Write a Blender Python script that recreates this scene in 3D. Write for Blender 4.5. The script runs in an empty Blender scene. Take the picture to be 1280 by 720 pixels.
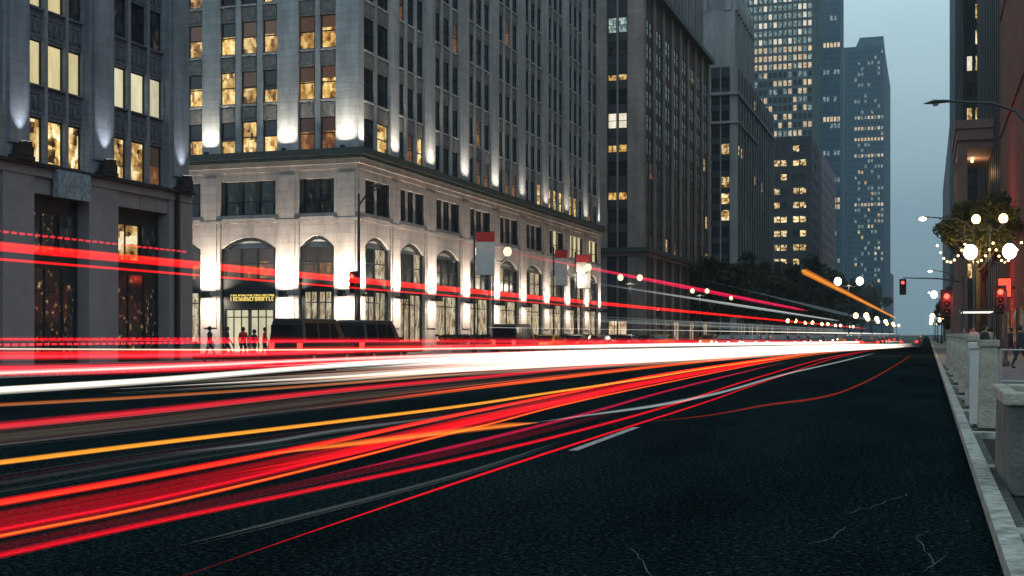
import bpy, math, random
from mathutils import Vector, Matrix
R = math.radians
SC = bpy.context.scene
COL = SC.collection
rng = random.Random(7)

# ------------------------------------------------------------------ camera
F = 1560.0; CX = 640.0; HY = 418.0; CAMH = 1.5
YAW = math.atan2(520.0, F)
CS, SN = math.cos(YAW), math.sin(YAW)
cd = bpy.data.cameras.new('camera'); cam = bpy.data.objects.new('camera', cd); COL.objects.link(cam)
cam.location = (0, 0, CAMH); cam.rotation_euler = (R(90), 0, YAW)
cd.sensor_width = 36; cd.lens = 36 * F / 1280.0; cd.shift_y = (HY - 360) / 1280.0
cd.clip_start = 0.05; cd.clip_end = 6000
SC.camera = cam

def depth_of(x, y): return -x * SN + y * CS
def px_of(x, y): return CX + F * (x * CS + y * SN) / max(0.1, depth_of(x, y))
def Yat(px, X):
    "distance along the street where the line at lateral X is seen in column px"
    r = (px - CX) / F
    return -X * (CS + r * SN) / (SN - r * CS)
def road_pt(px, py, z):
    D = F * (CAMH - z) / (py - HY); r = (px - CX) / F * D
    return Vector((r * CS - D * SN, r * SN + D * CS, z))

# ------------------------------------------------------------------ materials
def newmat(name):
    m = bpy.data.materials.new(name); m.use_nodes = True
    nt = m.node_tree; nt.nodes.clear()
    out = nt.nodes.new('ShaderNodeOutputMaterial')
    return m, nt, out
def N(nt, t, **kw):
    n = nt.nodes.new(t)
    for k, v in kw.items():
        if k in n.inputs.keys(): n.inputs[k].default_value = v
        else: setattr(n, k, v)
    return n
def ramp(nt, stops):
    n = nt.nodes.new('ShaderNodeValToRGB'); el = n.color_ramp.elements
    while len(el) > 1: el.remove(el[0])
    el[0].position = stops[0][0]; el[0].color = (*stops[0][1], 1)
    for p, c in stops[1:]:
        e = el.new(p); e.color = (*c, 1)
    return n
def surf(name, col, rough=0.8, metal=0.0, var=0.25, scale=1.5, bump=0.15, bscale=12.0, spec=0.4, stretch=(1, 1, 1), courses=None):
    m, nt, out = newmat(name)
    b = N(nt, 'ShaderNodeBsdfPrincipled', Roughness=rough, Metallic=metal)
    b.inputs['Specular IOR Level'].default_value = spec
    tc = N(nt, 'ShaderNodeTexCoord'); mp = N(nt, 'ShaderNodeMapping'); mp.inputs['Scale'].default_value = stretch
    nt.links.new(tc.outputs['Object'], mp.inputs[0])
    n1 = N(nt, 'ShaderNodeTexNoise', Scale=scale, Detail=6.0, Roughness=0.65)
    nt.links.new(mp.outputs[0], n1.inputs['Vector'])
    lo = tuple(c * (1 - var) for c in col); hi = tuple(min(1, c * (1 + var)) for c in col)
    rp = ramp(nt, [(0.3, lo), (0.7, hi)]); nt.links.new(n1.outputs[0], rp.inputs[0])
    colout = rp.outputs[0]
    n2 = N(nt, 'ShaderNodeTexNoise', Scale=bscale, Detail=4.0)
    nt.links.new(tc.outputs['Object'], n2.inputs['Vector'])
    height = n2.outputs[0]
    if courses:                       # horizontal masonry courses, as joints in the wall
        sx = N(nt, 'ShaderNodeSeparateXYZ'); nt.links.new(tc.outputs['Object'], sx.inputs[0])
        ad = N(nt, 'ShaderNodeMath', operation='ADD'); nt.links.new(sx.outputs[0], ad.inputs[0]); nt.links.new(sx.outputs[1], ad.inputs[1])
        cx = N(nt, 'ShaderNodeCombineXYZ'); nt.links.new(ad.outputs[0], cx.inputs[0]); nt.links.new(sx.outputs[2], cx.inputs[1])
        br = N(nt, 'ShaderNodeTexBrick', Scale=1.0); br.inputs['Brick Width'].default_value = courses[0]; br.inputs['Row Height'].default_value = courses[1]
        br.inputs['Mortar Size'].default_value = courses[2]; br.inputs['Color1'].default_value = (1, 1, 1, 1); br.inputs['Color2'].default_value = (.8, .8, .82, 1); br.inputs['Mortar'].default_value = (.55, .55, .55, 1)
        nt.links.new(cx.outputs[0], br.inputs['Vector'])
        mx = N(nt, 'ShaderNodeMix', data_type='RGBA', blend_type='MULTIPLY'); mx.inputs[0].default_value = 0.7
        nt.links.new(colout, mx.inputs[6]); nt.links.new(br.outputs['Color'], mx.inputs[7]); colout = mx.outputs[2]
    nt.links.new(colout, b.inputs['Base Color'])
    if bump:
        bp = N(nt, 'ShaderNodeBump', Strength=bump, Distance=0.05); nt.links.new(height, bp.inputs['Height']); nt.links.new(bp.outputs[0], b.inputs['Normal'])
    nt.links.new(b.outputs[0], out.inputs[0])
    return m
def emis(name, col, s, sample=True, base=(.02, .02, .02)):
    m, nt, out = newmat(name)
    b = N(nt, 'ShaderNodeBsdfPrincipled', Roughness=0.3)
    b.inputs['Base Color'].default_value = (*base, 1)
    b.inputs['Emission Color'].default_value = (*col, 1); b.inputs['Emission Strength'].default_value = s
    nt.links.new(b.outputs[0], out.inputs[0])
    m.cycles.emission_sampling = 'AUTO' if sample else 'NONE'
    return m
def glow(name, col, s, streak=0.35):
    "light drawn through the air: adds to what is behind it"
    m, nt, out = newmat(name)
    tc = N(nt, 'ShaderNodeTexCoord')
    mp = N(nt, 'ShaderNodeMapping'); mp.inputs['Scale'].default_value = (1, 60, 1)
    nt.links.new(tc.outputs['UV'], mp.inputs[0])
    n1 = N(nt, 'ShaderNodeTexNoise', Scale=1.3, Detail=3.0); nt.links.new(mp.outputs[0], n1.inputs['Vector'])
    mr = N(nt, 'ShaderNodeMapRange'); mr.inputs[1].default_value = .3; mr.inputs[2].default_value = .7
    mr.inputs[3].default_value = s * (1 - streak); mr.inputs[4].default_value = s * (1 + streak)
    nt.links.new(n1.outputs[0], mr.inputs[0])
    e = N(nt, 'ShaderNodeEmission'); e.inputs['Color'].default_value = (*col, 1); nt.links.new(mr.outputs[0], e.inputs['Strength'])
    t = N(nt, 'ShaderNodeBsdfTransparent'); a = N(nt, 'ShaderNodeAddShader')
    nt.links.new(e.outputs[0], a.inputs[0]); nt.links.new(t.outputs[0], a.inputs[1]); nt.links.new(a.outputs[0], out.inputs[0])
    m.cycles.emission_sampling = 'NONE'
    return m
def pane(name, stops, strength, scale=(2.2, 3.0), split=None, gloss=0.12, tint=(.01, .014, .018), detail=3.0):
    "window pane, room light seen through it; split = share of the pane under the blind"
    m, nt, out = newmat(name)
    b = N(nt, 'ShaderNodeBsdfPrincipled', Roughness=gloss); b.inputs['Base Color'].default_value = (*tint, 1); b.inputs['Specular IOR Level'].default_value = .6
    uv = N(nt, 'ShaderNodeTexCoord'); oi = N(nt, 'ShaderNodeObjectInfo')
    mp = N(nt, 'ShaderNodeMapping'); mp.inputs['Scale'].default_value = (scale[0], scale[1], 1)
    nt.links.new(uv.outputs['UV'], mp.inputs[0])
    mu = N(nt, 'ShaderNodeMath', operation='MULTIPLY'); mu.inputs[1].default_value = 37.0; nt.links.new(oi.outputs['Random'], mu.inputs[0])
    n1 = N(nt, 'ShaderNodeTexNoise', noise_dimensions='4D', Scale=1.0, Detail=detail, Roughness=.6)
    nt.links.new(mp.outputs[0], n1.inputs['Vector']); nt.links.new(mu.outputs[0], n1.inputs['W'])
    vo = N(nt, 'ShaderNodeTexVoronoi', voronoi_dimensions='4D', distance='CHEBYCHEV', Scale=1.0); vo.inputs['Randomness'].default_value = .8
    mp2 = N(nt, 'ShaderNodeMapping'); mp2.inputs['Scale'].default_value = (scale[0] * 1.5, scale[1] * 1.3, 1); nt.links.new(uv.outputs['UV'], mp2.inputs[0])
    nt.links.new(mp2.outputs[0], vo.inputs['Vector']); nt.links.new(mu.outputs[0], vo.inputs['W'])
    sc_ = N(nt, 'ShaderNodeSeparateColor'); nt.links.new(vo.outputs['Color'], sc_.inputs[0])
    ma = N(nt, 'ShaderNodeMath', operation='MULTIPLY_ADD'); ma.inputs[1].default_value = .34; ma.inputs[2].default_value = -.17; nt.links.new(sc_.outputs[0], ma.inputs[0])
    mb_ = N(nt, 'ShaderNodeMath', operation='ADD'); nt.links.new(ma.outputs[0], mb_.inputs[0]); nt.links.new(n1.outputs[0], mb_.inputs[1])
    rp = ramp(nt, stops); nt.links.new(mb_.outputs[0], rp.inputs[0]); c = rp.outputs[0]
    if split:
        sx = N(nt, 'ShaderNodeSeparateXYZ'); nt.links.new(uv.outputs['UV'], sx.inputs[0])
        fr = N(nt, 'ShaderNodeMath', operation='FRACT'); nt.links.new(sx.outputs[1], fr.inputs[0])
        ad = N(nt, 'ShaderNodeMath', operation='MULTIPLY_ADD'); ad.inputs[1].default_value = .25; ad.inputs[2].default_value = split[0] - .12; nt.links.new(oi.outputs['Random'], ad.inputs[0])
        gt = N(nt, 'ShaderNodeMath', operation='GREATER_THAN'); nt.links.new(fr.outputs[0], gt.inputs[0]); nt.links.new(ad.outputs[0], gt.inputs[1])
        mx = N(nt, 'ShaderNodeMix', data_type='RGBA'); nt.links.new(gt.outputs[0], mx.inputs[0]); nt.links.new(c, mx.inputs[6]); mx.inputs[7].default_value = (*split[1], 1); c = mx.outputs[2]
    nt.links.new(c, b.inputs['Emission Color'])
    vr = N(nt, 'ShaderNodeMapRange'); vr.inputs[3].default_value = strength * .7; vr.inputs[4].default_value = strength * 1.15
    nt.links.new(oi.outputs['Random'], vr.inputs[0]); nt.links.new(vr.outputs[0], b.inputs['Emission Strength'])
    nt.links.new(b.outputs[0], out.inputs[0]); m.cycles.emission_sampling = 'NONE'
    return m

M = {}
M['stone'] = surf('grey limestone', (.42, .445, .465), .85, stretch=(1, 1, .22), var=.3, scale=.8, bump=.35, bscale=5, courses=(1.6, .55, .018))
M['stone_low'] = surf('pale limestone', (.42, .37, .35), .8, stretch=(1, 1, .3), var=.26, scale=.9, bump=.3, bscale=5, courses=(1.9, .62, .02))
M['spandrel'] = surf('carved spandrel stone', (.19, .19, .19), .85, var=.35, scale=3.0, bump=.6, bscale=6)
M['stone_blue'] = surf('blue grey stone', (.20, .22, .25), .8, stretch=(1, 1, .2), var=.32, scale=1.2, bump=.3, bscale=6, courses=(1.5, .5, .016))
M['stone_base'] = surf('polished grey stone', (.22, .205, .21), .55, var=.15, scale=.7, bump=.1, bscale=5)
M['spandrel_blue'] = surf('dark carved metal panel', (.10, .115, .135), .6, var=.3, scale=3, bump=.6, bscale=9)
M['ledge'] = surf('dark copper ledge', (.06, .07, .065), .6, var=.3, scale=2)
M['brown'] = surf('brown stone', (.33, .265, .245), .85, stretch=(1, 1, .2), var=.35, scale=.5, bump=.3, bscale=4, courses=(1.8, .7, .02))
M['teal_stone'] = surf('weathered grey green stone', (.29, .30, .315), .85, stretch=(1, 1, .2), var=.35, scale=.4, bump=.3)
M['dark_stone_and_shade'] = surf('dark stone and recess shade', (.05, .052, .06), .8, var=.3, scale=.3)  # own colour of the dark buildings; on spandrels it stands in for shade
M['mauve'] = surf('mauve stone', (.20, .15, .18), .8, var=.2, scale=.3)
M['brick'] = surf('red brown brick', (.20, .085, .065), .9, var=.3, scale=.35, bump=.2, bscale=9, courses=(.5, .16, .012))
M['bronze'] = surf('dark bronze cladding', (.05, .05, .052), .5, var=.3, scale=.4, stretch=(1, 1, .1))
M['canopy'] = surf('dusty pink canopy stone', (.30, .19, .17), .8, var=.2, scale=.6)
M['black'] = surf('black painted metal', (.02, .022, .024), .45, var=.2, scale=3, bump=0)
M['pole'] = surf('dark grey pole paint', (.05, .055, .055), .45, var=.2, scale=3, bump=0)
M['alu'] = surf('dull aluminium', (.35, .36, .37), .4, metal=.6, var=.15, scale=3, bump=0)
M['blue_glass'] = surf('blue curtain wall', (.035, .09, .13), .3, var=.2, scale=.08, bump=0, spec=.8)
M['blue_rib'] = surf('blue steel ribs', (.10, .17, .21), .4, var=.2, scale=.1, bump=0)
M['grid'] = surf('grey steel grid', (.10, .13, .14), .5, var=.2, scale=.1, bump=0)
M['asphalt'] = None
M['kerb'] = surf('worn kerb concrete', (.36, .35, .32), .9, var=.6, scale=7, bump=.7, bscale=40)
M['walk'] = surf('pavement slabs', (.12, .12, .12), .75, var=.25, scale=1.2, bump=.3, bscale=20, courses=(1.5, 1.5, .02))
M['gravel'] = surf('dirty gravel', (.10, .098, .088), 1, var=.8, scale=14, bump=1.0, bscale=40)
M['soil'] = surf('dark soil', (.025, .022, .02), 1, var=.5, scale=8, bump=1.0, bscale=30)
M['concrete'] = surf('pale cast concrete', (.36, .33, .27), .85, var=.4, scale=3, bump=.45, bscale=25)
M['concrete_grey'] = surf('grey green cast concrete', (.14, .145, .13), .8, var=.45, scale=3, bump=.4, bscale=25)
M['paint'] = surf('worn white road paint', (.26, .27, .27), .8, var=.7, scale=9, bump=.1)
M['bark'] = surf('bark', (.05, .04, .032), .95, var=.4, scale=4, bump=.8)
M['rubber'] = surf('tyre rubber', (.02, .02, .02), .9, var=.2, scale=3, bump=0)
M['carglass'] = surf('tinted car glass', (.012, .014, .016), .06, var=.1, scale=1, bump=0, spec=.8)
M['skin'] = surf('skin', (.42, .26, .19), .6, var=.08, scale=4, bump=0)
M['hair'] = surf('dark hair', (.03, .022, .018), .7, var=.3, scale=20, bump=.3)
M['jack_dark'] = surf('charcoal coat cloth', (.035, .037, .042), .9, var=.2, scale=9)
M['jack_red'] = surf('red jacket cloth', (.55, .03, .03), .85, var=.15, scale=9)
M['jack_pale'] = surf('pale coat cloth', (.42, .40, .36), .9, var=.15, scale=9)
M['jeans'] = surf('dark denim', (.03, .04, .06), .9, var=.2, scale=14)
M['shoe'] = surf('black shoe', (.015, .015, .015), .6, bump=0)
def leafmat(name, c):
    m, nt, out = newmat(name)
    b = N(nt, 'ShaderNodeBsdfPrincipled', Roughness=.6); ge = N(nt, 'ShaderNodeNewGeometry')
    rp = ramp(nt, [(0, tuple(x * .5 for x in c)), (.6, c), (1, tuple(x * 1.7 for x in c))]); nt.links.new(ge.outputs['Random Per Island'], rp.inputs[0])
    nt.links.new(rp.outputs[0], b.inputs['Base Color']); tr = N(nt, 'ShaderNodeBsdfTranslucent'); nt.links.new(rp.outputs[0], tr.inputs[0])
    mx = N(nt, 'ShaderNodeMixShader'); mx.inputs[0].default_value = .3
    nt.links.new(b.outputs[0], mx.inputs[1]); nt.links.new(tr.outputs[0], mx.inputs[2]); nt.links.new(mx.outputs[0], out.inputs[0])
    return m
M['leaf'] = leafmat('dark leaves', (.035, .055, .03))
M['leaf_y'] = leafmat('green leaves', (.07, .08, .02))
# road
def asphalt():
    m, nt, out = newmat('asphalt')
    tc = N(nt, 'ShaderNodeTexCoord')
    b = N(nt, 'ShaderNodeBsdfPrincipled'); b.inputs['Specular IOR Level'].default_value = .0; b.inputs['IOR'].default_value = 1.08
    g = N(nt, 'ShaderNodeTexNoise', Scale=22.0, Detail=8.0, Roughness=.85); nt.links.new(tc.outputs['Object'], g.inputs['Vector'])
    v = N(nt, 'ShaderNodeTexVoronoi', Scale=75.0); nt.links.new(tc.outputs['Object'], v.inputs['Vector'])
    big = N(nt, 'ShaderNodeTexNoise', Scale=.22, Detail=5.0, Roughness=.6)
    mp = N(nt, 'ShaderNodeMapping'); mp.inputs['Scale'].default_value = (2.6, .6, 1); nt.links.new(tc.outputs['Object'], mp.inputs[0]); nt.links.new(mp.outputs[0], big.inputs['Vector'])
    r1 = ramp(nt, [(.41, (.001, .004, .005)), (.51, (.005, .012, .0145)), (.58, (.02, .036, .038)), (.66, (.15, .19, .19))]); nt.links.new(g.outputs[0], r1.inputs[0])
    r2 = ramp(nt, [(.3, (.55, .55, .55)), (.7, (1.25, 1.25, 1.25))]); nt.links.new(big.outputs[0], r2.inputs[0])
    mx = N(nt, 'ShaderNodeMix', data_type='RGBA', blend_type='MULTIPLY'); mx.inputs[0].default_value = 1
    nt.links.new(r1.outputs[0], mx.inputs[6]); nt.links.new(r2.outputs[0], mx.inputs[7])
    nt.links.new(mx.outputs[2], b.inputs['Base Color'])
    rr = N(nt, 'ShaderNodeMapRange'); rr.inputs[3].default_value = .7; rr.inputs[4].default_value = .95; nt.links.new(big.outputs[0], rr.inputs[0]); nt.links.new(rr.outputs[0], b.inputs['Roughness'])
    ad = N(nt, 'ShaderNodeMath', operation='ADD'); nt.links.new(g.outputs[0], ad.inputs[0]); nt.links.new(v.outputs[0], ad.inputs[1])
    bp = N(nt, 'ShaderNodeBump', Strength=.9, Distance=.012); nt.links.new(ad.outputs[0], bp.inputs['Height']); nt.links.new(bp.outputs[0], b.inputs['Normal'])
    nt.links.new(b.outputs[0], out.inputs[0]); return m
M['asphalt'] = asphalt()

# panes
M['p_dark'] = pane('unlit pane', [(.3, (.0, .0, .0)), (.8, (.004, .006, .007))], 1.0, gloss=.18)
M['p_dark'].node_tree.nodes['Principled BSDF'].inputs['Specular IOR Level'].default_value = .35
M['p_dark2'] = pane('unlit pane with dim room', [(.4, (.002, .003, .004)), (.68, (.015, .016, .015)), (.82, (.09, .07, .04))], 1.0)
M['p_amber'] = pane('amber lit pane', [(.30, (.10, .035, .008)), (.45, (.45, .22, .05)), (.58, (.80, .50, .14)), (.72, (1.0, .80, .40))], 1.0, split=(.55, (.085, .045, .028)))
M['p_amber2'] = pane('amber lit pane, blind up', [(.30, (.06, .03, .01)), (.42, (.42, .23, .06)), (.6, (.85, .55, .18)), (.75, (1.0, .85, .45))], 1.0)
M['p_brown'] = pane('dim brown lit pane', [(.3, (.09, .04, .022)), (.6, (.20, .085, .03)), (.8, (.45, .22, .07))], .9, split=(.5, (.05, .03, .022)))
M['p_low'] = pane('pane lit in its lower half', [(.32, (.15, .06, .01)), (.5, (.75, .42, .10)), (.7, (1.0, .8, .38))], 1.05, split=(.45, (.008, .01, .012)))
M['p_cream'] = pane('cream curtain lit pane', [(.3, (.62, .52, .26)), (.7, (.74, .65, .36))], .95, scale=(3, 1))
M['p_pale'] = pane('pale lit pane', [(.3, (.68, .62, .38)), (.7, (.85, .78, .52))], 1.0, scale=(3, 1))
M['p_office'] = pane('lit office pane', [(.32, (.03, .015, .006)), (.44, (.40, .22, .06)), (.56, (.85, .58, .22)), (.68, (1.1, .95, .60))], 1.1, scale=(1.6, 2.6))
M['p_shop'] = pane('lit shop pane', [(.30, (.06, .04, .02)), (.42, (.35, .24, .12)), (.55, (.50, .42, .27)), (.72, (.85, .75, .52))], .8, scale=(9, 4.5), detail=6)
M['p_shopdim'] = pane('dim shop pane', [(.54, (.003, .005, .007)), (.68, (.03, .018, .008)), (.76, (.5, .28, .09)), (.86, (1.0, .8, .4))], .8, scale=(9, 12), detail=5)
M['p_cool'] = pane('cool lit office pane', [(.35, (.05, .10, .11)), (.55, (.20, .30, .30)), (.7, (.62, .66, .55))], .9)
M['p_warmrow'] = pane('warm lit office pane', [(.3, (.35, .22, .10)), (.5, (.85, .62, .38)), (.7, (1.1, .9, .6))], 1.0)
M['p_blue'] = pane('blue glass pane', [(.3, (.004, .012, .018)), (.7, (.012, .03, .042))], 1.0, tint=(.02, .05, .07), gloss=.2)
M['p_white'] = pane('bright white lit pane', [(.3, (.8, .72, .55)), (.7, (1.1, 1.0, .8))], 1.1)
M['lamp_white'] = emis('white lamp glass', (1, .93, .84), 9)
M['lamp_cream'] = emis('cream lamp glass', (1, .80, .48), 1.5)
M['lamp_warm'] = emis('warm lamp glass', (1, .62, .25), 8)
M['lamp_red'] = emis('red signal lens', (1, .05, .03), 7)
M['lamp_off'] = emis('dark signal lens', (.1, .02, .01), .05)
M['head'] = emis('headlight glass', (1, .92, .78), 7, sample=False)
M['tail'] = emis('tail light glass', (1, .03, .02), 3.5, sample=False)
M['gold'] = emis('gold letters', (1, .75, .18), 1.1, sample=False)
M['fix'] = emis('uplight glass', (1, .9, .75), 1.5, sample=False)
M['banner_white'] = surf('white banner cloth', (.62, .62, .60), .9, var=.06, scale=2, bump=.1)
M['banner_red'] = surf('red banner cloth', (.55, .05, .05), .9, var=.06, scale=2, bump=.1)
def paint(name, c):
    m = surf(name, c, .28, metal=.0, var=.05, scale=2, bump=0, spec=.6)
    return m
M['car_black'] = paint('black car paint', (.012, .014, .017)); M['car_grey'] = paint('grey car paint', (.12, .13, .14))
M['car_white'] = paint('white car paint', (.6, .6, .58)); M['car_yellow'] = paint('yellow cab paint', (.6, .35, .03)); M['car_red'] = paint('dark red car paint', (.2, .02, .02))

# ------------------------------------------------------------------ mesh builder
class MB:
    def __init__(s): s.v = []; s.f = []; s.m = []; s.uv = []
    def poly(s, pts, mi=0, uv=None):
        b = len(s.v); s.v += [tuple(p) for p in pts]; s.f.append(tuple(range(b, b + len(pts)))); s.m.append(mi)
        s.uv.append(uv or [(0, 0)] * len(pts))
    def hexa(s, c, mi=0):
        b = len(s.v); s.v += [tuple(p) for p in c]
        for q in ((0, 3, 2, 1), (4, 5, 6, 7), (0, 1, 5, 4), (1, 2, 6, 5), (2, 3, 7, 6), (3, 0, 4, 7)):
            s.f.append(tuple(b + i for i in q)); s.m.append(mi); s.uv.append([(0, 0), (1, 0), (1, 1), (0, 1)])
    def box(s, x0, x1, y0, y1, z0, z1, mi=0):
        s.hexa([(x0, y0, z0), (x1, y0, z0), (x1, y1, z0), (x0, y1, z0), (x0, y0, z1), (x1, y0, z1), (x1, y1, z1), (x0, y1, z1)], mi)
    def frust(s, x0, x1, y0, y1, z0, z1, ins, mi=0):
        s.hexa([(x0, y0, z0), (x1, y0, z0), (x1, y1, z0), (x0, y1, z0), (x0 + ins, y0 + ins, z1), (x1 - ins, y0 + ins, z1), (x1 - ins, y1 - ins, z1), (x0 + ins, y1 - ins, z1)], mi)
    def tube(s, pts, rad, n=8, mi=0, ez=1.0, closed=True):
        "swept ellipse; rad may be a list; ez scales it vertically"
        pts = [Vector(p) for p in pts]; k = len(pts)
        if not isinstance(rad, (list, tuple)): rad = [rad] * k
        b = len(s.v); acc = 0
        for i, p in enumerate(pts):
            t = (pts[min(i + 1, k - 1)] - pts[max(i - 1, 0)]).normalized()
            up = Vector((0, 0, 1)) if abs(t.z) < .95 else Vector((0, 1, 0))
            a = t.cross(up).normalized(); c = a.cross(t).normalized()
            for j in range(n):
                th = 2 * math.pi * j / n
                s.v.append(tuple(p + a * math.cos(th) * rad[i] + c * math.sin(th) * rad[i] * ez))
        for i in range(k - 1):
            for j in range(n):
                j2 = (j + 1) % n
                s.f.append((b + i * n + j, b + i * n + j2, b + (i + 1) * n + j2, b + (i + 1) * n + j)); s.m.append(mi)
                s.uv.append([(i * .5, j / n), (i * .5, (j + 1) / n), (i * .5 + .5, (j + 1) / n), (i * .5 + .5, j / n)])
        if closed:
            s.f.append(tuple(b + j for j in range(n))[::-1]); s.m.append(mi); s.uv.append([(0, 0)] * n)
            s.f.append(tuple(b + (k - 1) * n + j for j in range(n))); s.m.append(mi); s.uv.append([(0, 0)] * n)
    def lathe(s, c, prof, n=16, mi=0):
        b = len(s.v)
        for r, z in prof:
            for j in range(n):
                th = 2 * math.pi * j / n; s.v.append((c[0] + r * math.cos(th), c[1] + r * math.sin(th), c[2] + z))
        for i in range(len(prof) - 1):
            for j in range(n):
                j2 = (j + 1) % n
                s.f.append((b + i * n + j, b + i * n + j2, b + (i + 1) * n + j2, b + (i + 1) * n + j)); s.m.append(mi); s.uv.append([(0, 0)] * 4)
        s.f.append(tuple(b + j for j in range(n))[::-1]); s.m.append(mi); s.uv.append([(0, 0)] * n)
        s.f.append(tuple(b + (len(prof) - 1) * n + j for j in range(n))); s.m.append(mi); s.uv.append([(0, 0)] * n)
    def sphere(s, c, r, n=12, mi=0, sz=1.0):
        s.lathe(c, [(max(.001, r * math.sin(math.pi * i / n)), -r * sz * math.cos(math.pi * i / n)) for i in range(n + 1)], n + 4, mi)
    def prism(s, prof, axis, a0, a1, mi=0):
        "2-D outline extruded along an axis: 'x' (prof = y,z) or 'y' (prof = x,z)"
        def P(p, a): return (a, p[0], p[1]) if axis == 'x' else (p[0], a, p[1])
        n = len(prof); b = len(s.v)
        s.v += [P(p, a0) for p in prof] + [P(p, a1) for p in prof]
        s.f += [tuple(range(b, b + n)), tuple(range(b + 2 * n - 1, b + n - 1, -1))]; s.m += [mi, mi]; s.uv += [[(0, 0)] * n] * 2
        for i in range(n):
            j = (i + 1) % n; s.f.append((b + i, b + n + i, b + n + j, b + j)); s.m.append(mi); s.uv.append([(0, 0)] * 4)
    def mesh(s, name, mats, off=(0, 0, 0), smooth=False, fix=True):
        me = bpy.data.meshes.new(name)
        me.from_pydata([(v[0] - off[0], v[1] - off[1], v[2] - off[2]) for v in s.v], [], s.f)
        for m in mats: me.materials.append(m)
        me.polygons.foreach_set('material_index', s.m)
        uvl = me.uv_layers.new(name='uv'); flat = []
        for u in s.uv:
            for a in u: flat += [a[0], a[1]]
        uvl.data.foreach_set('uv', flat)
        if smooth: me.polygons.foreach_set('use_smooth', [True] * len(s.f))
        if fix:
            import bmesh
            bm = bmesh.new(); bm.from_mesh(me); bmesh.ops.recalc_face_normals(bm, faces=bm.faces); bm.to_mesh(me); bm.free()
        me.update(); return me
    def build(s, name, mats, parent=None, smooth=False, origin=None, fix=True):
        if not isinstance(mats, (list, tuple)): mats = [mats]
        base = Vector((0, 0, 0)); p = parent
        while p is not None: base += Vector(p.location); p = p.parent
        off = base if parent is not None else Vector(origin or (0, 0, 0))
        o = bpy.data.objects.new(name, s.mesh(name, mats, off, smooth, fix)); COL.objects.link(o)
        if parent is not None: o.parent = parent
        else: o.location = off
        return o
def tag(o, label=None, cat=None, group=None, kind=None):
    if label: o['label'] = label
    if cat: o['category'] = cat
    if group: o['group'] = group
    if kind: o['kind'] = kind
    return o
def thing(name, label, cat, loc=(0, 0, 0), rz=0, group=None):
    o = bpy.data.objects.new(name, None); COL.objects.link(o); o.location = loc; o.rotation_euler = (0, 0, rz); o.empty_display_size = .3
    return tag(o, label, cat, group)
KIDS = {}
def dup(root, loc, rz=0, label=None, cat=None, group=None):
    def cp(o, par):
        c = o.copy(); COL.objects.link(c); c.parent = par
        for ch in o.children: cp(ch, c)
        return c
    r = cp(root, None); r.location = loc; r.rotation_euler = (0, 0, rz)
    if label: r['label'] = label
    if group: r['group'] = group
    return r
def struct(name, mb, m): return tag(mb.build(name, m), kind='structure')
def light(kind, loc, power, col, parent=None, **kw):
    d = bpy.data.lights.new('lamp_light', kind); d.energy = power; d.color = col
    for k, v in kw.items(): setattr(d, k, v)
    o = bpy.data.objects.new('lamp_light', d); COL.objects.link(o); o.location = loc
    return o
def strip(loc, target, power, col, width, spread=110):
    o = light('AREA', loc, power, col, shape='RECTANGLE', size=width, size_y=.12, spread=R(spread))
    d = (Vector(target) - Vector(loc)).normalized(); z = -d; hz = Vector((0, 0, 1)).cross(z)
    if abs(WALLDIR.x) > .5: xax = Vector((1, 0, 0))
    else: xax = Vector((0, 1, 0))
    y = z.cross(xax).normalized(); m = Matrix((xax, y, z)).transposed(); o.rotation_euler = m.to_euler(); return o
WALLDIR = Vector((0, 1, 0))
def spot(loc, target, power, col, size=70, blend=1.0, rad=.08):
    o = light('SPOT', loc, power, col, spot_size=R(size), spot_blend=blend, shadow_soft_size=rad)
    o.rotation_euler = (Vector(target) - Vector(loc)).to_track_quat('-Z', 'Y').to_euler()
    return o

# ------------------------------------------------------------------ world and sun (dusk, overcast)
w = bpy.data.worlds.new('World'); SC.world = w; w.use_nodes = True
nt = w.node_tree; nt.nodes.clear()
out = nt.nodes.new('ShaderNodeOutputWorld'); bg = nt.nodes.new('ShaderNodeBackground')
sky = nt.nodes.new('ShaderNodeTexSky'); sky.sky_type = 'NISHITA'; sky.sun_disc = False; sky.sun_elevation = R(3); sky.sun_rotation = R(60); sky.air_density = 1.5; sky.dust_density = 3.0
tc = nt.nodes.new('ShaderNodeTexCoord'); sx = nt.nodes.new('ShaderNodeSeparateXYZ'); nt.links.new(tc.outputs['Generated'], sx.inputs[0])
rp = nt.nodes.new('ShaderNodeValToRGB'); el = rp.color_ramp.elements
el[0].position = 0.0; el[0].color = (2.0, 3.1, 3.7, 1); el[1].position = .5; el[1].color = (4.9, 6.8, 7.5, 1)
e = el.new(.08); e.color = (2.5, 3.8, 4.6, 1); e = el.new(.25); e.color = (4.5, 6.4, 7.2, 1)
nt.links.new(sx.outputs[2], rp.inputs[0])
nz = nt.nodes.new('ShaderNodeTexNoise'); nz.inputs['Scale'].default_value = 2.2; nz.inputs['Detail'].default_value = 5
mpn = nt.nodes.new('ShaderNodeMapping'); mpn.inputs['Scale'].default_value = (1, 1, 2.5); nt.links.new(tc.outputs['Generated'], mpn.inputs[0]); nt.links.new(mpn.outputs[0], nz.inputs['Vector'])
mr = nt.nodes.new('ShaderNodeMapRange'); mr.inputs[1].default_value = .3; mr.inputs[2].default_value = .7; mr.inputs[3].default_value = .9; mr.inputs[4].default_value = 1.1
nt.links.new(nz.outputs[0], mr.inputs[0])
vm = nt.nodes.new('ShaderNodeVectorMath'); vm.operation = 'SCALE'; nt.links.new(rp.outputs[0], vm.inputs[0]); nt.links.new(mr.outputs[0], vm.inputs[3])
mx = nt.nodes.new('ShaderNodeMix'); mx.data_type = 'RGBA'; mx.inputs[0].default_value = .88
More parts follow.
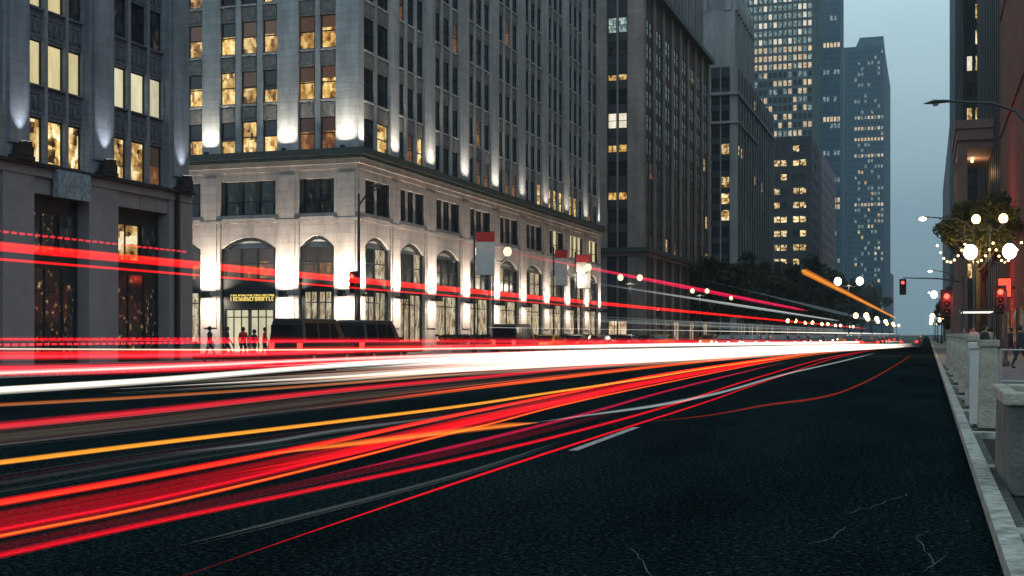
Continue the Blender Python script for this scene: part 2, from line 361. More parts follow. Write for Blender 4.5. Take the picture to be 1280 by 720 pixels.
nt.links.new(sky.outputs[0], mx.inputs[6]); nt.links.new(vm.outputs[0], mx.inputs[7])
nt.links.new(mx.outputs[2], bg.inputs[0]); bg.inputs[1].default_value = .125; nt.links.new(bg.outputs[0], out.inputs[0])
sl = bpy.data.lights.new('sun', 'SUN'); sl.energy = .12; sl.angle = R(25); sl.color = (.8, .9, 1)
so = bpy.data.objects.new('sun', sl); COL.objects.link(so); so.rotation_euler = (R(50), 0, R(60))

# ------------------------------------------------------------------ ground, road, pavements
LX = -38.0                                   # building line on the far side
b = MB(); b.box(-1500, 1500, -200, 3000, -.5, -.004); struct('ground', b, M['asphalt'])
b = MB(); b.poly([(-30, -60, 0), (.45, -60, 0), (.45, 1600, 0), (-30, 1600, 0)]); struct('road', b, M['asphalt'])
BLK = [(-60, 59.2), (79.2, 147.8), (172.5, 229.5), (263.5, 331), (340, 900)]
for a, c in BLK:
    b = MB(); b.box(-90, -30.16, a, c, -.004, .13); struct('pavement', b, M['walk'])
    b = MB(); b.box(-30.15, -30.0, a, c, -.004, .135); struct('kerb', b, M['kerb'])
b = MB()
Y = -20
while Y < 900:
    L_ = 2.4 + .0 * Y
    b.box(.45, .60, Y, Y + L_ - .012, -.004, .12); Y += L_
    if Y > 80: L_ = 8
struct('kerb', b, M['kerb'])
b = MB(); b.box(1.9, 7.5, -20, 900, -.004, .10); b.box(.601, 1.899, 60, 900, -.004, .10); struct('pavement', b, M['walk'])
b = MB(); b.box(.601, 1.899, -20, 60, -.004, .02); struct('planting_soil', b, M['soil'])
b = MB()
for y0 in (1.5, 5.4, 9.4, 14.0, 18.9, 24.5, 30, 36, 43, 51):
    b.box(.603, 1.897, y0, y0 + .32, .0, .105)
struct('pavement_edging', b, M['kerb'])
b = MB(); b.box(.603, .70, -20, 60, 0, .07); struct('pavement_gravel_edge', b, M['gravel'])
# painted lane dashes on the road sheet
k = 0
for xl in (-3.35,):
    b = MB(); y0 = 2.0 if xl != -3.35 else 11.2
    if xl == -3.35:
        p0 = road_pt(716, 563, 0.004); p1 = road_pt(795, 534, 0.004); d = (p1 - p0).normalized(); nrm = Vector((-d.y, d.x, 0)) * .06
        b.poly([p0 - nrm, p0 + nrm, p1 + nrm, p1 - nrm]); y0 = 1000
    while y0 < 330:
        b.poly([(xl - .06, y0, .004), (xl + .06, y0, .004), (xl + .06, y0 + 3, .004), (xl - .06, y0 + 3, .004)]); y0 += 9.2
    struct('lane_marking', b, M['paint'])
# cracks in the asphalt (thin raised sealant lines)
M['seal'] = surf('crack edges', (.055, .065, .062), .9, var=.4, scale=8)
b = MB(); cr = random.Random(3)
for path in ([(1060, 642), (1095, 632), (1125, 620), (1140, 617)], [(1010, 680), (1040, 672), (1062, 655)], [(1145, 670), (1158, 690), (1168, 705), (1150, 718)], [(1168, 705), (1190, 690)], [(1145, 672), (1165, 660)], [(790, 685), (805, 705), (818, 725)]):
    prev = None
    for i in range(len(path) - 1):
        for q in range(5):
            t = q / 5; x_ = path[i][0] * (1 - t) + path[i + 1][0] * t + cr.uniform(-2, 2); y_ = path[i][1] * (1 - t) + path[i + 1][1] * t + cr.uniform(-1.2, 1.2)
            p = road_pt(x_, y_, .003)
            if prev is not None:
                d = (p - prev).normalized(); n_ = Vector((-d.y, d.x, 0)) * cr.uniform(.0015, .0055)
                b.poly([prev - n_, prev + n_, p + n_, p - n_])
            prev = p
struct('road_cracks', b, M['seal'])

# ------------------------------------------------------------------ facades
class Fac:
    "frame of a facade: u along it, d outward, z up"
    def __init__(s, O, u): s.O = Vector((O[0], O[1], 0)); s.u = Vector((u[0], u[1], 0)); s.n = s.u.cross(Vector((0, 0, 1)))
    def P(s, u, d, z): return s.O + s.u * u + s.n * d + Vector((0, 0, z))
    def box(s, mb, u0, u1, d0, d1, z0, z1, mi=0):
        if u0 > u1: u0, u1 = u1, u0
        mb.hexa([s.P(u0, d1, z0), s.P(u1, d1, z0), s.P(u1, d0, z0), s.P(u0, d0, z0), s.P(u0, d1, z1), s.P(u1, d1, z1), s.P(u1, d0, z1), s.P(u0, d0, z1)], mi)
    def arch(s, mb, u0, u1, zs, zc, zt, d0, d1, mi=0):
        "wall above a segmental arch opening"
        n = 10; low = [(u0 + (u1 - u0) * i / n, zs + (zc - zs) * (1 - (2 * i / n - 1) ** 2)) for i in range(n + 1)]
        for i in range(n):
            (a, za), (c, zb) = low[i], low[i + 1]
            mb.hexa([s.P(a, d1, za), s.P(c, d1, zb), s.P(c, d0, zb), s.P(a, d0, za), s.P(a, d1, zt), s.P(c, d1, zt), s.P(c, d0, zt), s.P(a, d0, zt)], mi)
    def rot(s): return math.atan2(s.u.y, s.u.x)
WMESH = {}
def win_parts(w_, h_, rail, mull):
    key = (round(w_, 2), round(h_, 2), rail, mull)
    if key not in WMESH:
        t = .07 if w_ < 3 else .1
        f = MB()
        f.box(-w_ / 2, -w_ / 2 + t, -.06, .04, 0, h_); f.box(w_ / 2 - t, w_ / 2, -.06, .04, 0, h_)
        f.box(-w_ / 2 + t, w_ / 2 - t, -.06, .04, 0, t); f.box(-w_ / 2 + t, w_ / 2 - t, -.06, .04, h_ - t, h_)
        if rail: f.box(-w_ / 2 + t, w_ / 2 - t, -.05, .03, h_ * rail - .04, h_ * rail + .04)
        for q in range(mull): x = -w_ / 2 + w_ * (q + 1) / (mull + 1); f.box(x - .04, x + .04, -.055, .035, t, h_ - t)
        p = MB(); p.poly([(-w_ / 2 + t / 2, 0, t / 2), (w_ / 2 - t / 2, 0, t / 2), (w_ / 2 - t / 2, 0, h_ - t / 2), (-w_ / 2 + t / 2, 0, h_ - t / 2)], 0, [(0, 0), (1, 0), (1, 1), (0, 1)])
        WMESH[key] = (f, p, {})
    return WMESH[key]
class Bld:
    def __init__(s, name, label, loc, wall, frame='black', group=None):
        s.root = thing(name, label, 'building', loc, 0, group); s.wall = wall; s.frame = M[frame]; s.w = []; s.loc = Vector(loc)
    def part(s, name, mb, mats): return mb.build(name, mats, s.root)
    def win(s, fac, uc, z, w_, h_, d, mat, rail=0, mull=0): s.w.append((fac, uc, z, w_, h_, d, mat, rail, mull))
    def finish(s, limit=100):
        def vis(q):
            p = q[0].P(q[1], q[5], q[2]); D = depth_of(p.x, p.y)
            if D < 1: return 1e9
            px = px_of(p.x, p.y); py = HY - F * (p.z - CAMH) / D
            return D - q[3] * 2 + (0 if (-20 < px < 1300 and py > -10) else 1e4)
        s.w.sort(key=vis)
        for q in s.w[:limit]:
            fac, uc, z, w_, h_, d, mat, rail, mull = q
            f, p, cache = win_parts(w_, h_, rail, mull)
            fk = s.frame.name
            if fk not in cache: cache[fk] = f.mesh('window', [s.frame])
            if mat not in cache: cache[mat] = p.mesh('pane', [M[mat]], fix=False)
            o = bpy.data.objects.new('window', cache[fk]); COL.objects.link(o); o.parent = s.root
            o.location = fac.P(uc, d, z) - s.loc; o.rotation_euler = (0, 0, fac.rot())
            c = bpy.data.objects.new('pane', cache[mat]); COL.objects.link(c); c.parent = o
        rest = s.w[limit:]
        if rest:
            mb = MB(); mats = [s.frame]; idx = {}
            for fac, uc, z, w_, h_, d, mat, rail, mull in rest:
                if mat not in idx: idx[mat] = len(mats); mats.append(M[mat])
                t = .07
                for (a, c_) in ((uc - w_ / 2, uc - w_ / 2 + t), (uc + w_ / 2 - t, uc + w_ / 2)): fac.box(mb, a, c_, d - .04, d + .06, z, z + h_, 0)
                fac.box(mb, uc - w_ / 2 + t, uc + w_ / 2 - t, d - .04, d + .05, z, z + t, 0)
                if rail: fac.box(mb, uc - w_ / 2 + t, uc + w_ / 2 - t, d - .03, d + .05, z + h_ * rail - .04, z + h_ * rail + .04, 0)
                k = rng.randint(0, 50)
                mb.poly([fac.P(uc - w_ / 2, d, z), fac.P(uc + w_ / 2, d, z), fac.P(uc + w_ / 2, d, z + h_), fac.P(uc - w_ / 2, d, z + h_)], idx[mat], [(k, k), (k + 1, k), (k + 1, k + 1), (k, k + 1)])
            o = mb.build('window', mats, s.root, fix=False); o['kind'] = 'stuff'

WARM = (1, .86, .68)
# ---------- building one: near left, street side only in view
B1 = Bld('office_building', 'blue grey stone office building at the far left with cream lit windows', (LX, 44, 0), 'stone_blue')
f1 = Fac((LX, 0), (0, 1))
piers = [(31.6, 33.5), (37.9, 39.8), (44.3, 46.0), (50.15, 52.1), (56.75, 58.65)]
wall = MB()
f1.box(wall, 31.6, 58.65, -16, -.75, 0, 44)
W1 = MB(); SP = MB(); BS = MB(); TR = MB()
for a, c in piers:
    f1.box(W1, a, c, -.75, 0, 9.15, 44); f1.box(W1, a + .25, c - .25, 0, .14, 9.9, 44)
    f1.box(BS, a - .15, c + .15, -.75, .12, .13, 8.6)
bays = [(33.5, 37.9), (39.8, 44.3), (46.0, 50.15), (52.1, 56.75)]
zf = [9.3 + 3.52 * i for i in range(10)]
lit1 = {(2, 0): ['p_office'] * 3, (2, 1): ['p_cream'] * 3, (2, 2): ['p_cream', 'p_cream', 'p_dark2'], (3, 0): ['p_office', 'p_office', 'p_brown'], (3, 1): ['p_pale'] * 3, (3, 2): ['p_dark2', 'p_dark', 'p_dark2']}
for bi, (a, c) in enumerate(bays):
    wd = (c - a); ws = [(a + .12, a + wd * .33 - .1), (a + wd * .33 + .12, a + wd * .67 - .05), (a + wd * .67 + .15, c - .12)]
    f1.box(W1, ws[0][1], ws[1][0], -.75, -.22, 9.15, 44); f1.box(W1, ws[1][1], ws[2][0], -.75, -.22, 9.15, 44)
    f1.box(W1, a, ws[0][0], -.75, -.3, 9.15, 44); f1.box(W1, ws[2][1], c, -.75, -.3, 9.15, 44)
    for i, z in enumerate(zf):
        for wi, (p, q) in enumerate(ws):
            f1.box(SP, p, q, -.75, -.36, z + 2.05, z + 3.52, 0)      # spandrel panel with a carved field
            f1.box(SP, p + .1, q - .1, -.36, -.32, z + 2.2, z + 2.28, 0); f1.box(SP, p + .1, q - .1, -.36, -.32, z + 3.1, z + 3.18, 0)
            cx_ = (p + q) / 2
            for kx in (-.32, 0, .32):
                wv = (q - p) * kx; f1.box(SP, cx_ + wv - .11, cx_ + wv + .11, -.36, -.29, z + 2.42, z + 2.95, 0); f1.box(SP, cx_ + wv - .05, cx_ + wv + .05, -.29, -.25, z + 2.5, z + 2.86, 0)
            f1.box(SP, p - .0, q + .0, -.36, -.2, z - .07, z, 0)
            mt = lit1.get((bi, i)) or [rng.choice(['p_dark', 'p_cream', 'p_dark2'])] * 3
            B1.win(f1, cx_, z, q - p, 2.05, -.5, mt[wi], rail=0)
    # street storey: a deep dark shop opening with a lit mezzanine window
    f1.box(BS, a + .15, c - .15, -.75, .0, 7.85, 8.6); 
    f1.box(TR, a + .15, c - .15, -.75, -.55, .13, 7.85)
    f1.box(BS, a + .15 + wd * .42, a + .15 + wd * .42 + .1, .0, .03, 7.9, 8.55)
    f1.box(BS, a + .15 + wd * .7, a + .15 + wd * .7 + .1, .0, .03, 7.9, 8.55)
    mz = 'p_office' if bi == 3 else 'p_shopdim'
    B1.win(f1, a + wd * .32, 5.2, wd * .5, 1.9, -.5, mz, mull=1); B1.win(f1, a + wd * .76, 5.2, wd * .3, 1.9, -.5, 'p_dark2')
    B1.win(f1, (a + c) / 2 - wd * .12, .6, wd * .6, 4.0, -.5, 'p_shopdim', rail=.72, mull=1); B1.win(f1, c - wd * .22, .3, wd * .25, 3.6, -.5, 'p_shopdim')
f1.box(BS, 31.6, 58.65, -.75, .18, 8.6, 9.0)
f1.box(TR, 31.5, 58.7, -.75, .42, 9.0, 9.15)
f1.box(TR, 57.05, 57.3, .13, .33, .13, 9.0)       # dark downpipe
wo = B1.part('wall', wall, [M['stone_blue']]); B1.part('pier', W1, [M['stone_blue']]); B1.part('spandrel', SP, [M['spandrel_blue']]); B1.part('shopfront_surround', BS, [M['stone_base']]); B1.part('ledge', TR, [M['black']])
rf = MB(); f1.box(rf, 31.4, 58.9, -16, .35, 44, 45); B1.part('cornice', rf, [M['stone_blue']])
for a, c in piers:
    m_ = (a + c) / 2; br = MB()
    f1.box(br, m_ - .55, m_ + .55, .0, .55, 9.15, 9.35); f1.box(br, m_ - .4, m_ + .4, .141, .6, 9.35, 9.75); f1.box(br, m_ - .22, m_ + .22, .3, .66, 9.75, 9.95)
    bo = B1.part('uplight_bracket', br, [M['black']]); gl = MB(); f1.box(gl, m_ - .16, m_ + .16, .36, .6, 9.951, 9.97); gl.build('uplight_lens', [M['fix']], bo)
    spot(f1.P(m_, .62, 10.0), f1.P(m_, .0, 12.6), 330, (.92, .96, 1), 62, 1, .06)
# projecting shop sign of frosted glass on the ledge
sg = MB(); f1.box(sg, 47.3, 49.6, .2, .5, 7.75, 9.0); so_ = B1.part('glass_sign_box', sg, [surf('frosted sign glass', (.2, .25, .28), .35, var=.6, scale=5, bump=.3)])
B1.finish()

# ---------- building two: the long limestone block
B2 = Bld('limestone_office_block', 'long limestone office block on the corner, its piers lit from below', (LX, 80, 0), 'stone')
f2 = Fac((LX, 0), (0, 1)); g2 = Fac((LX, 79.8), (1, 0))
Y0, Y1 = 79.8, 148.0
cuts = [79.8, 86.2, 93.2, 101.1, 109.1, 117.2, 125.2, 133.2, 141.3, 148.0]
sp_s = [(79.806, 80.75)] + [(c - (.8 if i == 0 else 1.1), c + (.8 if i == 0 else 1.1)) for i, c in enumerate(cuts[1:-1])] + [(147.0, 148.0)]
sp_f = [(-1.75, 0.0), (-6.4, -4.75), (-12.6, -11.15), (-19.0, -17.4), (-25.2, -23.6), (-30.4, -29.6)]   # front piers, u = distance left of the corner
wall = MB(); wall.box(LX - 30, LX - .42, Y0 + .42, Y1, 0, 51.2)
PR = MB(); SPN = MB(); LOW = MB(); LED = MB(); DK = MB()
ZL = 14.6; PITCH = 3.63; NF = 10
def facade2(fac, prs, nwin, front):
    prs = sorted(prs)
    zmax = ZL + PITCH * NF
    for a, c in prs:
        # z fighting is avoided at the shared corner: the front stops short of it
        a2, c2 = (a, c - .001) if front and c == 0 else (a, c)
        fac.box(PR, a2, c2, -.42, 0, ZL, zmax)
        fac.box(LOW, a2 - .1 if a2 > prs[0][0] else a2, c2 + .1 if not (front and c == 0) else c2, -.42, .06, .13, 13.2)
        if c - a > 1.2: fac.box(LOW, a2 + .2, c2 - .2, .06, .12, 2.0, 12.9)
    for i in range(len(prs) - 1):
        a, c = prs[i][1], prs[i + 1][0]; wd = c - a
        nw = nwin(i); mu = .55 if nw == 3 else .5
        ww = (wd - mu * (nw - 1)) / nw
        for k in range(nw - 1):
            u0 = a + ww * (k + 1) + mu * k; fac.box(PR, u0 + .08, u0 + mu - .08, -.42, -.10, ZL, zmax)
        for fl in range(NF):
            z = ZL + PITCH * fl
            fac.box(SPN, a, c, -.42, -.20, z + 2.4, z + PITCH, 0)
            for k in range(nw):
                u0 = a + (ww + mu) * k
                fac.box(SPN, u0 + .15, u0 + ww - .15, -.20, -.16, z + 2.62, z + 3.4, 0)
                fac.box(PR, u0 + .02, u0 + ww - .02, -.2, -.08, z + PITCH - .12, z + PITCH)
                B2.win(fac, u0 + ww / 2, z + (.02 if fl else .0), ww, 2.38, -.32, lit2(front, i, fl, k), rail=.52)
        # second storey
        fac.box(LOW, a + .1, c - .1, -.42, -.02, 12.6, 13.2); fac.box(LOW, a + .1, c - .1, -.42, -.02, 9.6, 10.15)
        fac.box(DK, a + .1, a + .4, -.42, -.1, 10.15, 12.6); fac.box(DK, c - .4, c - .1, -.42, -.1, 10.15, 12.6)
        wd2 = wd - .8; w3 = (wd2 - .3 * (nw - 1)) / nw
        for k in range(nw):
            uc = a + .4 + w3 / 2 + (w3 + .3) * k
            B2.win(fac, uc, 10.15, w3, 2.45, -.3, lit2b(front, i, k), rail=.4)
            if k: fac.box(DK if front else LOW, uc - w3 / 2 - .3, uc - w3 / 2, -.42, -.15, 10.15, 12.6)
        # arched street storey
        fac.arch(LOW, a + .1, c - .1, 7.7, 8.55, 9.6, -.42, -.02)
        fac.arch(DK, a + .1, c - .1, 7.45, 8.3, 8.52, -.42, -.2)
        fac.box(DK, a + .1, c - .1, -.42, -.22, 4.6, 5.5); fac.box(DK, a + .1, a + .35, -.42, -.2, .13, 7.7); fac.box(DK, c - .35, c - .1, -.42, -.2, .13, 7.7)
        for k in range(nw):
            w4 = (wd - .7) / nw; uc = a + .35 + w4 * (k + .5)
            B2.win(fac, uc, 5.5, w4 - .06, 2.25, -.3, ('p_brown' if front else rng.choice(['p_dark2', 'p_shop', 'p_dark2'])), rail=.5)
        if front and i == len(prs) - 3:      # the entrance
            fac.box(DK, a + .35, c - .35, -.42, -.16, 3.35, 4.6)
            for k in range(2):
                w4 = (wd - .7) / 2; uc = a + .35 + w4 * (k + .5); B2.win(fac, uc, .13, w4 - .12, 3.2, -.3, 'p_pale', mull=2, rail=.82)
        else:
            fac.box(DK, a + .35, c - .35, -.42, -.2, .13, .9)
            for k in range(2):
                w4 = (wd - .7) / 2; uc = a + .35 + w4 * (k + .5); B2.win(fac, uc, .9, w4 - .08, 3.7, -.3, 'p_shop', mull=1, rail=.78)
def lit2(front, i, fl, k):
    if front:
        if fl == 0: return ['p_low', 'p_low', 'p_amber2', 'p_brown'][rng.randint(0, 2)] if i < 4 else 'p_brown'
        if fl in (1, 2): return rng.choice(['p_amber', 'p_amber', 'p_low', 'p_amber2'])
        return rng.choice(['p_amber', 'p_dark', 'p_dark'])
    if fl == 0: return rng.choice(['p_brown', 'p_amber2', 'p_dark2', 'p_dark', 'p_amber2'] if i > 4 or i < 3 else ['p_dark', 'p_brown', 'p_dark2'])
    return 'p_dark' if rng.random() < .95 else rng.choice(['p_dark2', 'p_brown'])
def lit2b(front, i, k):
    if front: return 'p_dark2'
    return 'p_cream' if i >= 6 and rng.random() < .6 else 'p_dark'
facade2(f2, sp_s, lambda i: 2 if i in (0, 8) else 3, False)
facade2(g2, sp_f, lambda i: 2 if i == len(sp_f) - 2 else 3, True)
for fac, a, c in ((f2, Y0 + .006, Y1), (g2, -30.4, .0)):
    e1 = .0 if fac is g2 else 0
    fac.box(LOW, a, c - e1, -.42, .10, 13.2, 13.85); fac.box(LOW, a, c, .10, .26, 13.55, 13.85); fac.box(LOW, a, c, .06, .14, 9.55, 9.75)
    fac.box(LED, a - (.0), c, -.42, .62, 13.85, 14.12); fac.box(LED, a, c, -.42, .74, 14.12, 14.6)
    fac.box(LOW, a, c, -.42, .5, 50.9, 51.5); fac.box(LOW, a, c, -.42, 1.1, 51.5, 52.3)
# corner fills so both ledges meet
for mb_, d_, z0, z1 in ((LED, .62, 13.852, 14.118), (LED, .74, 14.122, 14.598), (LOW, .26, 13.552, 13.848)):
    mb_.box(LX + .001, LX + d_, Y0 - d_, Y0 + .005, z0, z1)
B2.part('wall', wall, [M['stone']]); B2.part('pier', PR, [M['stone']]); B2.part('spandrel', SPN, [M['spandrel']]); B2.part('street_storey', LOW, [M['stone_low']]); B2.part('ledge', LED, [M['ledge']]); B2.part('shopfront_frame', DK, [M['black']])
# pier lights
def pier_lights(fac, prs, up, lo):
    for a, c in prs:
        m_ = (a + c) / 2
        x = MB(); fac.box(x, m_ - .14, m_ + .14, .45, .7, 14.601, 14.78); B2.part('uplight', x, [M['black']])
        global WALLDIR
        WALLDIR = fac.u; wd_ = min(c - a, 2.2)
        strip(fac.P(m_, .68, 14.8), fac.P(m_, .15, 17.6), up, WARM, wd_ * .55, 100)
        x = MB(); fac.box(x, m_ - .13, m_ + .13, .12, .5, 4.2, 4.35); fac.box(x, m_ - .2, m_ + .2, .5, 1.02, 4.15, 4.6); B2.part('wall_lamp', x, [M['black']])
        strip(fac.P(m_, 1.15, 4.7), fac.P(m_, .1, 7.3), lo, WARM, wd_ * .6, 140)
        strip(fac.P(m_, 1.1, 4.1), fac.P(m_, .1, 2.2), lo * .45, WARM, wd_ * .6, 150)
pier_lights(f2, [(79.8, 80.9)] + sp_s[1:5], 62, 330)
pier_lights(f2, sp_s[5:], 34, 210)
pier_lights(g2, [(-1.75, -.1)] + sp_f[1:4], 90, 430)
# entrance lettering: two rows of unreadable gilded strokes
for row, (zc, hh, n_) in enumerate(((4.28, .12, 34), (3.93, .30, 16))):
    x = MB(); u = -10.3; lr = random.Random(5 + row); span = 3.6 / n_
    for q in range(n_):
        if q in ((5, 17, 24) if row == 0 else ()): u += span; continue
        g2.box(x, u, u + span * .22, -.158, -.12, zc, zc + hh)
        if lr.random() < .7: g2.box(x, u + span * .22, u + span * .7, -.158, -.12, zc + hh * .78, zc + hh)
        if lr.random() < .5: g2.box(x, u + span * .5, u + span * .72, -.157, -.121, zc + hh * .0, zc + hh * .77)
        if lr.random() < .4: g2.box(x, u + span * .22, u + span * .6, -.156, -.122, zc, zc + hh * .2)
        u += span
    B2.part('sign_lettering', x, [M['gold']])
# scalloped dark awnings over a few shop arches
for (a, c) in ((88, 92), (95.2, 99.6), (103, 107.4)):
    pass
B2.finish()

# ---------- generic block
def block(name, label, X0, X1, Y0, Y1, H, wallm, side, front, z0=5.0, litf=None, lits=None, base=None, frame='black', limit=100, ledge=None, pierd=.35, spm=None, xr=None, top=None):
    """side/front = (bay, pier, nwin, pitch, win_h); the building line faces the street at X1"""
    B = Bld(name, label, ((X0 + X1) / 2, Y0, 0), wallm, frame)
    wl = MB(); wl.box(X0, X1 - pierd, Y0 + pierd, Y1, 0, H)
    pr = MB(); sp = MB()
    for fac, a0, a1, spec, lit in ((Fac((X1, 0), (0, 1)), Y0, Y1, side, lits), (Fac((X1, Y0), (1, 0)), X0 - X1, 0, front, litf)):
        if not spec: continue
        bay, pw, nw, pitch, wh = spec[:5]
        n = max(1, round((a1 - a0 - pw) / bay)); st = (a1 - a0 - pw) / n
        for i in range(n + 1):
            c_ = a0 + st * i
            e = .002 if fac.u.x > .5 and i == n else 0
            e0 = .004 if fac.u.y > .5 and i == 0 else 0
            fac.box(pr, c_ + e0, c_ + pw - e, -pierd, 0, .0, H)
        for i in range(n):
            a = a0 + st * i + pw; wd = st - pw; ww = wd / nw
            for k in range(1, nw): fac.box(pr, a + ww * k - .12, a + ww * k + .12, -pierd, -pierd * .45, .0, H)
            fl = 0; z = z0
            if z0 >= 5 and H < 90:
                fac.box(sp, a, a + wd, -pierd, -pierd * .5, 3.5, z0); fac.box(sp, a, a + wd, -pierd, -pierd * .5, 0, .5)
                B.win(fac, a + wd / 2, .5, wd - .3, 2.95, -pierd + .09, rng.choice(['p_shop', 'p_warmrow', 'p_shop', 'p_shopdim']), 0, 2)
            else: fac.box(sp, a, a + wd, -pierd, -pierd * .5, 0, z0)
            while z + pitch <= H + .01:
                fac.box(sp, a, a + wd, -pierd, -pierd * .5, z + wh, z + pitch)
                for k in range(nw):
                    B.win(fac, a + ww * (k + .5), z, ww - .25, wh, -pierd + .09, lit(i, fl, k, n, z), rail=.5 if frame == 'black' and wh > 2 and st < 20 and H < 90 else 0)
                z += pitch; fl += 1
            fac.box(sp, a, a + wd, -pierd, -pierd * .5, z, H)
    B.part('wall', wl, [M[wallm]]); B.part('pier', pr, [M[wallm]]); B.part('spandrel', sp, [M[spm or wallm]])
    if ledge:
        lg = MB()
        for (zz, th, pj) in ledge:
            lg.box(X0, X1 + pj, Y0 - pj, Y1, zz, zz + th)
        B.part('cornice', lg, [M[base or wallm]])
    if top: top(B)
    B.finish(limit); return B
def dark(p, *alts):
    return lambda i, fl, k, n, z: ('p_dark' if rng.random() > p else rng.choice(alts or ['p_amber', 'p_brown']))
# building three
def litf3(i, fl, k, n, z):
    return {5: 'p_white', 4: 'p_low', 2: 'p_low', 7: 'p_low', 8: 'p_dark2', 9: 'p_cool'}.get(fl, 'p_dark') if rng.random() < .9 else 'p_amber'
def top3(B):
    t = MB(); t.box(LX - 24, LX - 1.2, 174.2, 227, 51.8, 76)
    for i in range(17): y = 175 + i * 3.1; t.box(LX - 1.2, LX - .6, y, y + .8, 51.8, 76)
    B.part('attic', t, [M['teal_stone']])
    s_ = MB(); f = Fac((LX, 0), (0, 1)); s_.box(LX - 24, LX + .25, 173.0 - .25, 229, 12.6, 13.1); B.part('string_course', s_, [M['brown']])
block('brown_stone_building', 'brown stone building past the long limestone block, a dark cornice high on its side', LX - 24, LX, 173, 229, 51, 'brown', (7, 1.6, 2, 3.4, 2.3), (5.4, 2.4, 2, 3.4, 2.2), 13.8, litf3, dark(.06, 'p_brown', 'p_amber2', 'p_dark2'), 'ledge', ledge=[(51, .8, .9), (13.1, .7, .8)], spm='dark_stone_and_shade', top=top3)  # spandrels coloured dark to put shade between the piers
# building four
def litf4(i, fl, k, n, z): return 'p_white' if fl in (17,) else ('p_office' if rng.random() < .25 else 'p_dark')
def top4(B):
    t = MB(); t.box(LX - 24, LX - .6, 264.6, 296, 58, 70); t.box(LX - 23, LX - 2, 266, 294, 70, 73)
    for i in range(9): t.frust(LX - 3.2, LX - .2, 265 + i * 3.4, 266.6 + i * 3.4, 70, 74 + 2.2 * (i % 2), .5)
    for q in range(4): t.frust(LX - 3 - q * 5, LX - 1.4 - q * 5, 264.4, 266, 70, 75.5, .5)
    B.part('crown_storeys', t, [M['teal_stone']])
    w2 = MB(); w2.box(LX - 24, LX + .3, 263.5, 330, 52, 52.6); w2.box(LX - 14, LX + .25, 263.6, 297, 46, 46.5); B.part('string_course', w2, [M['teal_stone']])
block('grey_stone_tower', 'grey green stone building with a spiky crown beyond the brown building', LX - 24, LX, 264, 330, 58, 'teal_stone', (4.4, 1.3, 1, 3.5, 2.2), (6.2, 1.6, 2, 3.5, 2.3), 8, litf4, dark(.04, 'p_office', 'p_brown'), 'teal_stone', spm='dark_stone_and_shade', top=top4)  # dark spandrel colour stands in for shadow in the recesses
# low dark block, then dark building with lit windows
block('low_dark_building', 'low dark building in the gap below the towers', LX - 40, LX + 1, 338, 436, 21, 'dark_stone_and_shade', (6, 2, 2, 4, 2.4), (6, 2, 2, 4, 2.4), 5, dark(.1), dark(.1), limit=60)
def lit6(i, fl, k, n, z): return ('p_office' if rng.random() < .75 else 'p_dark') if z < 50 else ('p_office' if rng.random() < .45 else 'p_dark')
block('dark_building', 'dark building with pairs of small amber windows in front of the gridded glass tower', LX - 28, LX, 441, 470, 70, 'dark_stone_and_shade', (8, 3, 2, 4.9, 2.4), (6.0, 1.8, 2, 4.9, 2.2), 6, lit6, dark(.05))
block('mauve_building', 'narrow mauve stone building right of the dark building', LX - 20, LX + .8, 474, 545, 69, 'mauve', (6, 2.4, 2, 4, 2.4), (6, 2.4, 2, 4, 2.4), 6, dark(.1), dark(.05))
# gridded glass tower
def lit7(i, fl, k, n, z):
    if 128 < z < 142: return 'p_warmrow' if rng.random() < .75 else 'p_cool'
    if z >= 142: return 'p_cool' if rng.random() < .8 else 'p_white'
    if rng.random() < (.42 if z > 95 else .16): return rng.choice(['p_warmrow', 'p_warmrow', 'p_cool'])
    return 'p_dark'
block('gridded_glass_tower', 'tall gridded office tower with rows of lit cool and warm windows', -96, -53, 620, 660, 225, 'grid', (3.2, .6, 1, 4.1, 3.0), (2.4, .4, 1, 4.1, 2.7), 8, lit7, dark(.2, 'p_cool'), frame='grid', pierd=.4)
def lit8(i, fl, k, n, z):
    if i < n * .42: return 'p_blue'
    if fl in (17, 18, 30, 41, 52): return 'p_warmrow'
    return 'p_cool' if fl % 4 == 1 and rng.random() < .7 else 'p_blue'
block('blue_glass_tower', 'tallest tower of smooth blue glass reaching out of the top of the picture', -71, -51.5, 800, 830, 270, 'blue_glass', (4, .6, 1, 4.2, 3.2), (2.1, .3, 1, 4.2, 3.0), 8, lit8, dark(.03, 'p_cool'), frame='blue_rib', pierd=.4)
def lit9(i, fl, k, n, z):
    if i < 3: return 'p_blue'
    if fl in (22, 31, 34, 36, 38, 52): return 'p_warmrow' if rng.random() < .8 else 'p_cool'
    if fl < 30 and rng.random() < .08: return 'p_office'
    return 'p_blue' if rng.random() < .8 else 'p_cool'
def top9(B):
    t = MB(); t.hexa([(-53, 1001, 224), (-32.5, 1001, 224), (-32.5, 1030, 224), (-53, 1030, 224), (-50, 1001, 231), (-32.5, 1001, 231), (-32.5, 1030, 231), (-50, 1030, 231)]); B.part('roof_plant', t, [M['blue_rib']])
block('distant_blue_tower', 'distant blue office tower with a stepped top, standing nearest to the open sky', -62, -32, 1000, 1170, 224, 'blue_glass', (6, 1, 1, 4.2, 2.8), (2.4, .5, 1, 4.2, 2.5), 8, lit9, dark(.02, 'p_cool'), frame='blue_rib', pierd=.5, top=top9)
# far low ones near the vanishing point
block('far_building', 'small hazy building low at the end of the street', -75, -34, 1300, 1360, 62, 'mauve', (8, 3, 1, 5, 2.6), (7, 3, 1, 5, 2.6), 6, dark(.3, 'p_warmrow'), dark(.1), limit=30)

